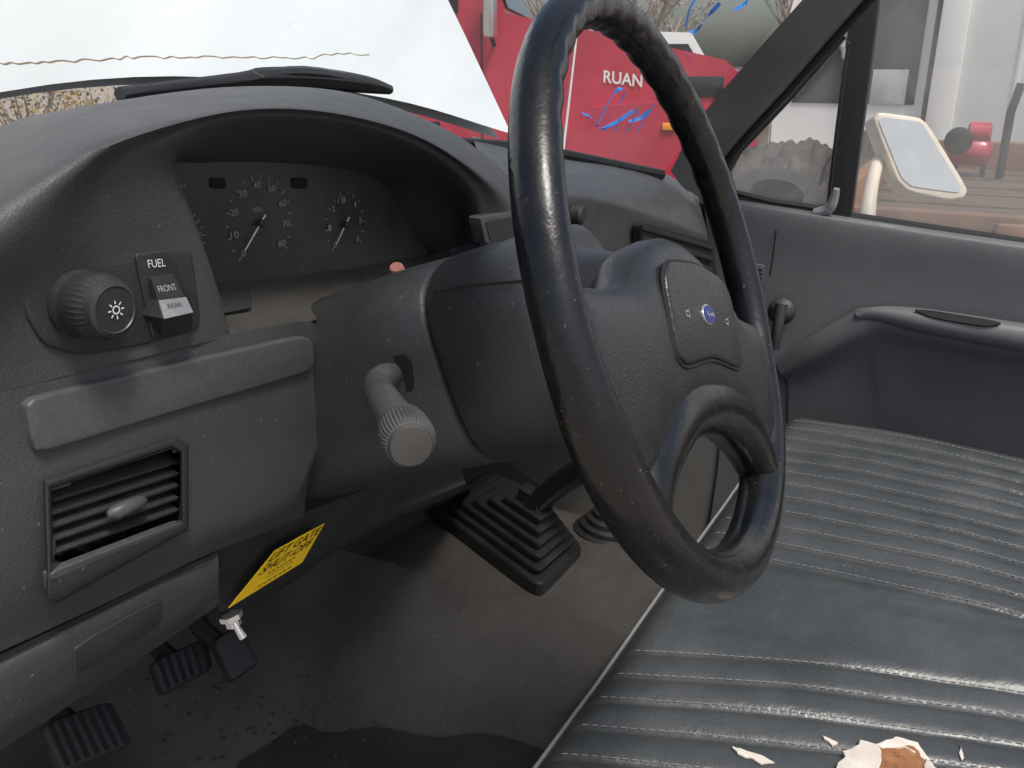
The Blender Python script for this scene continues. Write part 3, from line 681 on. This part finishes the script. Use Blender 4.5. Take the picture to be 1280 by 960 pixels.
mk('window_glass', *plate([PXX(a, b, 1.75) for a, b in [(1062, 272), (1096, 0), (1110, -150), (1600, -150), (1600, 350)]], -X_, .003), glassM, door, smooth=False)

# mirror outside
mi = thing('side_mirror', PXX(1090, 280, 1.86), 'pale square side mirror tilted on a bracket outside the passenger window', 'mirror')
mc = PXX(1150, 195, 2.0); mn = (Vector((-.86, -.40, .26))).normalized()
mo = [(1091, 150), (1098, 139), (1150, 146), (1162, 156), (1211, 236), (1206, 248), (1185, 251), (1134, 240), (1120, 225)]
mk('shell', *plate(roundpoly([PP(a, b, mc, mn) for a, b in mo], .25), mn, .05, .008), beigeM, mi)
mk('mirror_glass', *plate(roundpoly([PP(a, b, mc+mn*.002, mn) for a, b in [(1098, 151), (1103, 146), (1150, 152), (1157, 160), (1202, 234), (1198, 241), (1140, 233), (1127, 222)]], .2), mn, .002), mirrorM, mi)
mk('bracket_arm', *tube([PXX(1083, 282, 1.86), PXX(1088, 240, 1.92), PXX(1096, 206, 1.99), PXX(1106, 198, 2.01), PXX(1130, 205, 2.03)], [.016, .014, .013, .013, .012], 10, 3), beigeM, mi)

# ============================================================ SEAT
seat = thing('bench_seat', V(1.0, 0, -.95), 'worn dark vinyl bench seat with stitched pleats and a torn patch near the driver', 'seat')
pl = [.50, .545, .59, .635, .68, .725, .772] + [1.02+.047*i for i in range(12)]
def kf_(x):
    K = [(.2, .3), (.58, .3), (.77, .27), (.9, .12), (1.02, 0), (1.3, -.06), (1.6, -.13), (1.8, -.13)]
    for (a, p), (b, q) in zip(K, K[1:]):
        if a <= x <= b: return p+(q-p)*(x-a)/(b-a)
    return -.13
def puff(x):
    a = max([p for p in pl if p <= x], default=None); b = min([p for p in pl if p > x], default=None)
    if a is None: return .007*min(1, (b-x)/.03)**.5
    if b is None: return .007*min(1, (x-a)/.03)**.5
    if b-a < .08:
        t = (x-a)/(b-a); return .010*(max(0, 1-(2*t-1)**2))**.5
    dd = min(x-a, b-x); t = min(1, dd/.045); return .010*(1-(1-t)**2)**.55+.004*min(1, dd/.1)
def seatp(x0, w, dz=0, lift=0):
    y0 = .268-.03*(x0-.58)/.7
    fade = max(0, min(1, (w+.004)/.02))
    z = -.609+dz+puff(x0)*fade*(1+.25*noise.noise(Vector((x0*14, w*9, 7))))+.014*math.sin(math.pi*min(1, max(0, w/.55)))+lift
    z += .0035*noise.noise(Vector((x0*6, w*6, 3)))+.0007*noise.noise(Vector((x0*40, w*22, 9)))
    return V(x0+kf_(x0)*max(0, w), y0-w, z)
ww = [(-.02+.035, -.26), (-.012, -.14), (-.018, -.08), (-.018, -.045), (-.013, -.024), (-.005, -.011), (.006, -.003), (.02, 0), (.034, 0)]+[(.045+.015*i, 0) for i in range(46)]
srows = []
xs = [.28+.0036*i for i in range(365)]
for w, dz in ww:
    row = []
    for x in xs:
        ed = max(0, (x-1.54)/.054)
        row.append(seatp(min(x, 1.594), w, dz-.03*ed*ed))
    row += [seatp(1.6, w, dz-.06), seatp(1.603, w, dz-.15), seatp(1.60, w, dz-.3)]
    srows.append(row)
sv_, sf_ = grid(srows)
cu = mk('cushion', sv_, sf_, vinylM, seat, angle=180)
sbvh = BVHTree.FromPolygons(sv_, sf_)
def onseat(px, py, lift=.001):
    h = sbvh.ray_cast(C, ray(px, py).normalized())
    return (h[0] if h[0] is not None else PZ(px, py, -.59))+Z_*lift
mb = MB()
for p in pl[1:]:
    w = .014
    while w < .6:
        a = seatp(p+.0045, w, 0, .0010); b = seatp(p+.0045, w+.0055, 0, .0010)
        s = Vector((.0005, 0, 0)); q = Vector((0, 0, .0007))
        mb.add(([a-s, a+s, b+s, b-s, a+q, b+q], [[0, 1, 4], [1, 2, 5, 4], [2, 3, 5], [3, 0, 4, 5]])); w += .0088
mb.out('stitching', stitchM, cu, smooth=False)
mk('front_piping', *tube([seatp(.3+.02*i, -.014, -.026)+Vector((0, .002, -.0)) for i in range(65)], .0022, 8), pipeM, cu)
mk('seat_base', *abox(.36, 1.58, -.5, .2, -.97, -.72, .01), blackM, seat)
def rag(pix, lift, k=4, amp=.0025, seed=1):
    p = [onseat(a, b, lift) for a, b in pix]; out_ = []
    for i in range(len(p)):
        for j in range(k):
            q = p[i].lerp(p[(i+1) % len(p)], j/k)
            out_.append(q+Vector((noise.noise(Vector((i*3.1+j*1.7, seed, 0))), noise.noise(Vector((i*2.3+j*2.9, seed, 5))), .2*noise.noise(Vector((i+j*.9, seed, 9)))))*amp*2)
    return out_
mk('torn_foam', *plate(rag([(1090, 937), (1122, 931), (1146, 938), (1158, 958), (1150, 1000), (1078, 1000), (1088, 962)], .003, 4, .002, 1), Z_, .006, .001), foamM, cu)
mk('torn_flap', *plate(rag([(1044, 966), (1056, 946), (1078, 932), (1098, 936), (1102, 952), (1096, 972), (1080, 998), (1050, 992)], .006, 4, .0025, 2), Z_, .003, .0008), lintM, cu)
mk('torn_fringe', *plate(rag([(1094, 935), (1120, 926), (1146, 933), (1162, 955), (1152, 953), (1130, 938), (1102, 941)], .005, 4, .001, 3), Z_, .002, .0005), lintM, cu)
mk('torn_fringe', *plate(rag([(1158, 952), (1172, 966), (1168, 985), (1154, 985)], .004, 4, .0015, 11), Z_, .002, .0005), lintM, cu)
mk('torn_fringe', *plate(rag([(915, 935), (930, 940), (948, 945), (968, 955), (950, 957), (938, 950), (922, 946)], .003, 3, .0015, 4), Z_, .002, .0005), lintM, cu)
mk('torn_fringe', *plate(rag([(1028, 922), (1048, 931), (1040, 935)], .003, 3, .0012, 6), Z_, .0015, .0004), lintM, cu)
mk('torn_fringe', *plate(rag([(1198, 930), (1205, 950), (1201, 952)], .003, 3, .001, 8), Z_, .0015, .0004), lintM, cu)

# ============================================================ FLOOR THINGS
gl = thing('gear_lever', V(.99, .53, -.65), 'gear lever with a stepped rectangular rubber boot on the cab floor tunnel', 'gear lever')
q0 = [PZ(538, 632, -.622), PZ(614, 588, -.622), PZ(727, 682, -.630), PZ(672, 732, -.630)]
top = PZ(664, 628, -.565)
brows = []
lev = [(1.03, -.8), (1.03, .0), (1.0, .04), (.94, .05)]
for i in range(5):
    s0 = .88-.14*i; t0 = .05+.19*i
    lev += [(s0, t0), (s0, t0+.02), (s0-.004, t0+.145), (s0-.014, t0+.172), (s0-.03, t0+.182), (s0-.12, t0+.176)]
lev += [(.18, 1.0), (.15, 1.3)]
cq = sum(q0, Vector())/4
for s, t in lev:
    cc = cq.lerp(top, min(1, max(0, t)))+Z_*(max(0, t-1)*.06+min(0, t)*.06)
    brows.append(roundpoly([cc+(p-cq)*s for p in q0], .10, 4))
mk('boot', *grid(brows, True, True), rubM, gl, angle=28)
l0 = top-Z_*.01; mk('lever', *tube([l0, PS(700, 605, 1.16), PS(745, 577, 1.1), PS(800, 535, 1.04)], [.016, .016, .017, .013], 14, 4), rubM, gl)
tb = thing('transfer_lever', V(1.12, .41, -.66), 'small round black rubber boot beside the gear lever', 'lever')
bc = PZ(758, 668, -.655)
prof = []
for i in range(5): prof += [(.05-.008*i, .010*i), (.05-.008*i, .010*i+.007), (.044-.008*i, .010*i+.0095)]
mk('boot', *lathe(bc, Vector((.1, -.1, 1)), prof+[(.008, .055)], 28), rubM, tb, angle=50)
mk('lever', *tube([bc+Z_*.04, bc+Vector((.03, -.03, .12)), bc+Vector((.06, -.10, .2))], [.008, .007, .007], 10, 2), blackM, tb)

def pedal(name, pix, s0, arm_to, label, ribs):
    c = PS(sum(p[0] for p in pix)/4, sum(p[1] for p in pix)/4, s0)
    nn = Vector((-.1, -.75, .66)).normalized()
    P = [PP(a, b, c, nn) for a, b in pix]
    t = thing(name, c, label, 'pedal')
    pd_ = mk('pad', *plate(roundpoly(P, .18), nn, .018, .004), pedM, t)
    for i in range(ribs):
        k = (i+.7)/(ribs+.4)
        a = P[0].lerp(P[1], k).lerp(P[3].lerp(P[2], k), .08); b = P[0].lerp(P[1], k).lerp(P[3].lerp(P[2], k), .92)
        mk('tread_rib', *tube([a+nn*.0005, b+nn*.0005], .0022, 6), blackM, pd_)
    mk('arm', *tube([c-nn*.012, c+Vector((.0, .08, .06)), arm_to], [.012, .012, .012], 8, 3), blackM, t)
pedal('clutch_pedal', [(52, 905), (140, 874), (168, 930), (78, 965)], .95, V(.52, .95, -.36), 'worn ribbed rubber pedal furthest left on the cab floor', 7)
pedal('brake_pedal', [(190, 826), (258, 796), (268, 835), (205, 868)], 1.08, V(.66, .95, -.36), 'ribbed rubber pedal in the middle, below the knee panel', 6)
pedal('accelerator_pedal', [(268, 800), (296, 780), (326, 828), (292, 852)], 1.10, V(.74, .95, -.36), 'narrow smooth pedal below the yellow sticker', 0)
mtp = []
topl = cr([Vector((a, b, 0)) for a, b in [(296, 955), (335, 930), (372, 908), (410, 918), (470, 910), (540, 922), (610, 918), (700, 945)]], 4)
for i in range(10):
    k = i/9
    mtp.append([onfloor(p.x+8*k*math.sin(j*.7), p.y+(1040-p.y)*k, .012+.003*noise.noise(Vector((j*.4, i*.6, 0)))) for j, p in enumerate(topl)])
setp(mk('floor_mat', *grid(mtp), matM), 'black worn floor mat in the driver footwell', 'floor mat')
mb = MB()
for i in range(110):
    c = onfloor(random.gauss(340, 70), random.gauss(885, 40), .010); s = random.uniform(.001, .003)
    a = random.uniform(0, 6); ux = Vector((math.cos(a), math.sin(a), .1))*s; uy = Vector((-math.sin(a), math.cos(a), .2))*s*.6
    mb.add(box(c, ux, uy, Z_*s*.4))
setp(mb.out('floor_debris', trimM, smooth=False), 'crumbs and dirt scattered over the driver footwell', 'debris', kind='stuff')

# ============================================================ OUTSIDE
setp(mk('ground', [Vector((-300, -300, 0)), Vector((300, -300, 0)), Vector((300, 300, 0)), Vector((-300, 300, 0))], [[0, 1, 2, 3]], groundM, smooth=False), 'bare dirt yard ground', 'ground', kind='structure')
class Loc:
    def __init__(s, o, fx):
        s.o = Vector(o); s.x = Vector((fx[0], fx[1], 0)).normalized(); s.y = Vector((-s.x.y, s.x.x, 0))
    def p(s, x, y, z): return s.o+s.x*x+s.y*y+Z_*z
    def b(s, x0, x1, y0, y1, z0, z1, bev=.03): return box(s.p((x0+x1)/2, (y0+y1)/2, (z0+z1)/2), s.x*(x1-x0)/2, s.y*(y1-y0)/2, Z_*(z1-z0)/2, bev)
    def wheel(s, x, y, r_, w, parent, name='wheel'):
        t = mk(name, *lathe(s.p(x, y-w/2, r_), s.y, [(r_*.55, 0), (r_*.93, 0), (r_, .04), (r_, w-.04), (r_*.93, w), (r_*.55, w)], 32), tyreM, parent)
        mk('hub', *lathe(s.p(x, y-w/2-.005, r_), s.y, [(r_*.2, 0), (r_*.5, .03), (r_*.56, 0), (r_*.56, w)], 24), chromeM, t)
    def prism(s, prof, y0, y1):
        k = len(prof); v_ = [s.p(a, y0, b) for a, b in prof]+[s.p(a, y1, b) for a, b in prof]
        f_ = [list(range(k)), list(range(k, 2*k))]+[[i, (i+1) % k, k+(i+1) % k, k+i] for i in range(k)]
        return v_, f_
rp = PS(778, 95, 7.5); fx = (.346, -.938)
L1 = Loc((rp.x, rp.y, 0), fx)
semi = thing('semi_truck', L1.p(-1, 1.2, 0), 'red semi truck with white lettering on its hood, beyond the raised hood', 'truck')
mk('hood', *L1.prism([(-1.0, .75), (.95, .75), (1.05, 1.1), (1.0, 1.45), (.85, 1.58), (-.1, 1.78), (-1.0, 1.95)], .0, 2.1), redM, semi, angle=25)
mk('fender', *L1.prism([(-.55, .55), (-.5, .9), (-.25, 1.2), (.3, 1.25), (.75, 1.15), (1.15, .95), (1.15, .55)], -.16, .12), redM, semi, angle=25)
cb = mk('cab', *L1.prism([(-3.0, .7), (-1.0, .7), (-1.0, 1.95), (-1.35, 2.85), (-1.6, 2.95), (-3.0, 3.1)], -.02, 2.12), redM, semi, angle=25)
mk('side_window', *L1.b(-2.6, -1.4, -.05, -.02, 1.95, 2.65, .02), winM, cb)
mk('windscreen', *plate([L1.p(-.99, .1, 2.0), L1.p(-.99, 2.0, 2.0), L1.p(-1.32, 1.9, 2.8), L1.p(-1.32, .2, 2.8)], L1.x, .01), winM, cb)
mk('door_seam', *L1.b(-1.215, -1.20, -.03, -.02, .8, 1.95, .003), winM, cb)
mk('door_handle', *L1.b(-2.55, -2.35, -.06, -.02, 1.55, 1.6, .01), chromeM, cb)
mk('grille', *L1.b(1.03, 1.09, .55, 1.55, .8, 1.5, .02), chromeM, semi)
mk('bumper', *L1.b(.95, 1.3, -.1, 2.2, .35, .72, .06), chromeM, semi)
for yy in (.05, 1.75): mk('headlight', *L1.b(.98, 1.08, yy, yy+.3, .98, 1.2, .03), silverM, semi)
mk('marker_lamp', *L1.b(.35, .47, -.19, -.15, 1.02, 1.08, .01), mat('amber', (.8, .3, .03), .3), semi)
mk('hood_vent', *L1.b(.45, .85, -.02, .0, 1.28, 1.45, .01), winM, semi)
mk('hood_latch', *L1.b(-.75, -.70, -.03, .0, 1.15, 1.3, .008), winM, semi)
mk('exhaust_stack', *lathe(L1.p(-3.1, -.22, .8), Z_, [(.09, 0), (.09, 2.9), (.07, 3.0)], 20), chromeM, semi)
mk('door_mirror', *L1.b(-1.15, -1.05, -.35, -.15, 1.75, 2.3, .03), silverM, semi)
mk('mirror_bracket', *tube([L1.p(-1.1, -.02, 1.7), L1.p(-1.1, -.25, 1.78)], .02, 8), blackM, semi)
for xx in (.3, -3.6): L1.wheel(xx, .18, .5, .32, semi); L1.wheel(xx, 2.0, .5, .32, semi)
mk('frame_rail', *L1.b(-4.2, .9, .7, 1.5, .5, .8, .02), blackM, semi)
MB().add(textq('RUAN', L1.p(-.16, -.012, 1.50), L1.p(.17, -.012, 1.46), L1.p(.17, -.012, 1.36), L1.p(-.16, -.012, 1.40), bold=.02)).out('lettering', whiteM, semi, smooth=False)
# white box truck to the right
L2 = Loc((9.0, .43, 0), (0, 1))
bt = thing('box_truck', L2.p(-1, -1.2, 0), 'white box truck parked across the yard behind the side mirror', 'truck')
mk('cargo_box', *L2.b(-6.2, -.02, -2.4, 0, .9, 4.2, .03), whitePM, bt)
for i in range(10): mk('panel_rib', *L2.b(-5.9+i*.58, -5.86+i*.58, 0, .02, .95, 4.15, .004), whitePM, bt)
mk('corner_post', *L2.b(-.22, .0, .0, .05, .9, 4.2, .01), mat('bright_post', (.85, .85, .84), .4), bt)
bcab = mk('cab', *L2.prism([(.05, .6), (1.35, .6), (1.38, 1.3), (1.2, 2.75), (1.1, 2.85), (.05, 2.85)], -2.3, -.1), whitePM, bt, angle=25)
mk('side_window', *L2.prism([(.12, 1.2), (1.2, 1.2), (1.08, 2.7), (.12, 2.7)], -.105, -.085), winM, bcab, smooth=False)
mk('cab_seat', *L2.b(.2, .5, -.084, -.07, 1.2, 1.5, .005), greyPM, bcab)
mk('cab_wheel', *ring([L2.p(.72+.04*math.cos(a)+.1*math.sin(a), -.07, 1.62+.16*math.sin(a)) for a in [2*math.pi*i/24 for i in range(24)]], .018, 8), greyPM, bcab)
mk('door_pillar', *L2.b(.52, .59, -.084, -.06, 1.2, 2.7, .005), whitePM, bcab)
cm = mk('cab_mirror', *L2.b(.68, .86, .02, .08, 1.75, 2.15, .03), greyPM, bcab)
mk('mirror_stay', *tube([L2.p(.77, -.08, 2.2), L2.p(.77, .05, 2.2), L2.p(.77, .05, 1.7), L2.p(.77, -.08, 1.6)], .018, 6), whitePM, bcab)
for xx in (.75, -4.4): L2.wheel(xx, -.25, .45, .28, bt); L2.wheel(xx, -2.0, .45, .28, bt)
# rusty flatbed trailer
fb = thing('flatbed_trailer', V(4.2, -1, -1.55), 'rusty flatbed trailer with board deck outside the passenger window', 'trailer')
for i in range(9): mk('deck_board', *abox(3.305+i*.189, 3.485+i*.189, -3.5, .33, -.56+.004*(i % 2), -.50+.006*(i % 3), .006), woodM, fb)
mk('side_rail', *abox(3.24, 3.30, -3.5, .35, -.72, -.46, .01), rustM, fb)
mk('side_rail', *abox(5.01, 5.07, -3.5, .35, -.72, -.36, .01), rustM, fb)
mk('head_rail', *abox(3.24, 5.07, .355, .41, -.72, -.40, .01), rustM, fb)
for i in range(7): mk('stake_pocket', *abox(3.19, 3.238, -3.2+i*.5, -3.1+i*.5, -.70, -.48, .008), rustM, fb)
L3 = Loc((4.15, -1, 0), (0, 1))
for xx in (-1.5, -.7): L3.wheel(xx, .85, .38, .24, fb); L3.wheel(xx, -.85, .38, .24, fb)
# small red machine standing on the deck
pc = PXX(1218, 168, 4.7); gz = H-.5
rm = thing('air_compressor', Vector((4.7, pc.y, gz)), 'small red machine with a black post standing on the flatbed deck', 'machine')
mk('tank', *lathe(Vector((4.7, pc.y-.09, gz+.12)), Y_, [(.01, 0), (.05, .015), (.065, .04), (.065, .15), (.05, .18), (.01, .19)], 24), redM, rm)
mk('motor', *lathe(Vector((4.7, pc.y+.03, gz+.20)), -Y_, [(.035, 0), (.05, .01), (.05, .09), (.03, .10)], 20), redM, rm)
mk('post', *tube([Vector((4.65, pc.y-.13, gz)), Vector((4.65, pc.y-.13, gz+.3)), Vector((4.65, pc.y-.15, gz+.42))], .018, 8), sealM, rm)
mk('flywheel', *lathe(Vector((4.64, pc.y+.06, gz+.17)), -X_, [(.05, 0), (.06, .01), (.06, .02), (.05, .025), (.02, .02)], 24), sealM, rm)
for yy in (-.06, .06): mk('foot', *tube([Vector((4.7, pc.y+yy, gz+.08)), Vector((4.7, pc.y+yy, gz))], .012, 8), sealM, rm)
# scrap heap and tyres
sh = []
for i in range(40):
    row = []
    for j in range(50):
        x = 5.4+i*.06; y = .3+j*.029
        u = 1-abs(i/19.5-1)**2; w_ = min(1, j/7, (49-j)/9)
        row.append(V(x, y, -1.56+max(0, u)*w_*(1.02+.2*noise.noise(Vector((x*2.5, y*2.5, 0)))+.10*noise.noise(Vector((x*9, y*9, 4)))+.05*noise.noise(Vector((x*22, y*22, 4))))))
    sh.append(row)
setp(mk('scrap_heap', *grid(sh), junkM, angle=15), 'dark heap of scrap in the yard outside the vent window', 'scrap heap', kind='stuff')
def tyre(x, y, z, r_, ax_, label):
    t = thing('old_tyre', V(x, y, z-.1), label, 'tyre', None)
    mk('tread', *lathe(V(x, y, z), Vector(ax_), [(r_*.55, -.1), (r_*.92, -.11), (r_, -.07), (r_, .07), (r_*.92, .11), (r_*.55, .1), (r_*.55, -.1)], 28), tyreM, t)
tyre(5.35, 1.0, -.80, .28, (-.4, -.2, .9), 'old black tyre lying tilted on the near slope of the scrap heap')
tyre(5.3, 1.45, -.95, .28, (-.9, .1, .3), 'old black tyre leaning upright against the left of the scrap heap')
# fence
fn = thing('wooden_fence', V(13, 3, -1.55), 'weathered brown board fence far across the yard', 'fence')
mb = MB()
for i in range(40):
    y = -3+i*.2; h_ = 1.45+.06*random.random(); mb.add(abox(13, 13.03, y, y+.185, -1.55, -1.55+h_))
mb.out('boards', fenceM, fn, smooth=False)
for i in range(4): mk('post', *abox(13.04, 13.14, -3+i*2.3, -2.9+i*2.3, -1.55, 0), fenceM, fn, smooth=False)
L4 = Loc((17, 6.0, 0), (.35, -.93))
vn = thing('white_van', L4.p(0, 1, 0), 'white van parked far off between the red truck and the pillar', 'van')
vb = mk('body', *L4.prism([(-2.5, .4), (2.4, .4), (2.45, 1.0), (1.6, 1.2), (1.0, 2.1), (-2.5, 2.2)], 0, 1.9), whitePM, vn, angle=25)
mk('side_window', *L4.prism([(-.2, 1.25), (1.4, 1.25), (.95, 1.9), (-.2, 1.9)], -.02, 0), winM, vb, smooth=False)
for xx in (-1.6, 1.6): L4.wheel(xx, .12, .36, .22, vn); L4.wheel(xx, 1.75, .36, .22, vn)
# bare trees
def tree(x, y, h_, seed, label):
    rnd = random.Random(seed); t = thing('bare_tree', Vector((x, y, 0)), label, 'tree', 'bare trees beyond the yard')
    tr_ = MB(); crn = MB()
    def br(p, d_, l, r_, dep):
        pts_ = [p]; q = p.copy(); dd = d_.copy()
        for i in range(3):
            dd = (dd+Vector((rnd.uniform(-.2, .2), rnd.uniform(-.2, .2), rnd.uniform(-.05, .15)))).normalized(); q = q+dd*l/3; pts_.append(q.copy())
        (tr_ if dep < 2 else crn).add(tube(pts_, [r_, r_*.85, r_*.7, r_*.5], 6 if dep < 2 else 4, cap=False))
        if dep == 4:
            for i in range(5):
                c = pts_[rnd.randint(1, 3)]; a = Vector((rnd.uniform(-1, 1), rnd.uniform(-1, 1), rnd.uniform(-1, 1)))*.12; b = Vector((rnd.uniform(-1, 1), rnd.uniform(-1, 1), rnd.uniform(-1, 1)))*.09
                crn.add(([c, c+a, c+a+b, c+b], [[0, 1, 2, 3]]))
            return
        for i in range(3 if dep else 5):
            k = rnd.randint(1, 3); a = rnd.uniform(0, 6.28); s = rnd.uniform(.5, .9)
            nd = (dd+Vector((math.cos(a)*s, math.sin(a)*s, .15))).normalized(); br(pts_[k], nd, l*rnd.uniform(.6, .8), r_*.5, dep+1)
    br(Vector((x, y, 0)), Z_.copy(), h_*.4, h_*.022, 0)
    tr_.out('trunk', barkM, t); crn.out('crown', barkM, t, smooth=False)
tree(34, 11, 8, 1, 'bare brown tree beyond the white van')
tree(27, 4.5, 7, 2, 'bare brown tree behind the fence, seen through the vent window')
tree(36, 15.5, 9, 3, 'bare brown tree rising behind the red truck')
# dry shrubs under the raised hood
for i, (x, y, h_) in enumerate(((7.2, 10.2, 1.5), (8.6, 10.8, 1.3), (10.2, 10.5, 1.45))):
    t = thing('dry_shrub', Vector((x, y, 0)), ['dry yellow shrub seen left below the open hood', 'dry low shrub between two others beyond the hood', 'dry shrub right of the others beyond the hood'][i], 'shrub', 'dry shrubs ahead of the truck')
    mb = MB(); st_ = MB(); rnd = random.Random(i)
    for k in range(14):
        a = rnd.uniform(0, 6.28); tip = Vector((x+math.cos(a)*.7*rnd.random(), y+math.sin(a)*.7*rnd.random(), h_*rnd.uniform(.6, 1)))
        st_.add(tube([Vector((x, y, 0)), Vector((x, y, 0)).lerp(tip, .5)+Vector((0, 0, .1)), tip], [.03, .02, .008], 5, cap=False))
        for m in range(60):
            c = Vector((x, y, .1)).lerp(tip, rnd.uniform(.3, 1.05))+Vector((rnd.gauss(0, .16), rnd.gauss(0, .16), rnd.gauss(0, .12)))
            u_ = Vector((rnd.uniform(-1, 1), rnd.uniform(-1, 1), rnd.uniform(-1, 1)))*.05; w_ = Vector((rnd.uniform(-1, 1), rnd.uniform(-1, 1), rnd.uniform(-1, 1)))*.04
            mb.add(([c, c+u_, c+u_+w_, c+w_], [[0, 1, 2, 3]]))
    mb.out('foliage', dryM, t, smooth=False); st_.out('stems', barkM, t)

# ============================================================ LIGHT AND CAMERA
to_sun = Vector((-.24, -.42, .87)).normalized()
w = bpy.data.worlds.new('World'); scene.world = w; w.use_nodes = True
bg = w.node_tree.nodes['Background']; sky = w.node_tree.nodes.new('ShaderNodeTexSky'); sky.sky_type = 'NISHITA'; sky.sun_disc = False
sky.sun_elevation = math.asin(to_sun.z); sky.sun_rotation = math.atan2(to_sun.x, to_sun.y); sky.dust_density = 4; sky.air_density = 1.0
w.node_tree.links.new(sky.outputs[0], bg.inputs[0]); bg.inputs[1].default_value = .15
sd = bpy.data.lights.new('Sun', 'SUN'); sd.energy = 3.3; sd.angle = R(14); sd.color = (1, .96, .91)
so = bpy.data.objects.new('Sun', sd); COL.objects.link(so); so.rotation_euler = (-to_sun).to_track_quat('-Z', 'Y').to_euler(); so.location = (0, 0, 10)
cd = bpy.data.cameras.new('Camera'); co = bpy.data.objects.new('Camera', cd); COL.objects.link(co)
cd.sensor_width = 36; cd.lens = F/1280*36; cd.clip_start = .02; cd.clip_end = 1000
m = Matrix((RT, UP, -D)).transposed().to_4x4(); m.translation = C; co.matrix_world = m
scene.camera = co
scene.view_settings.view_transform = 'Standard'; scene.view_settings.look = 'None'; scene.view_settings.exposure = 0
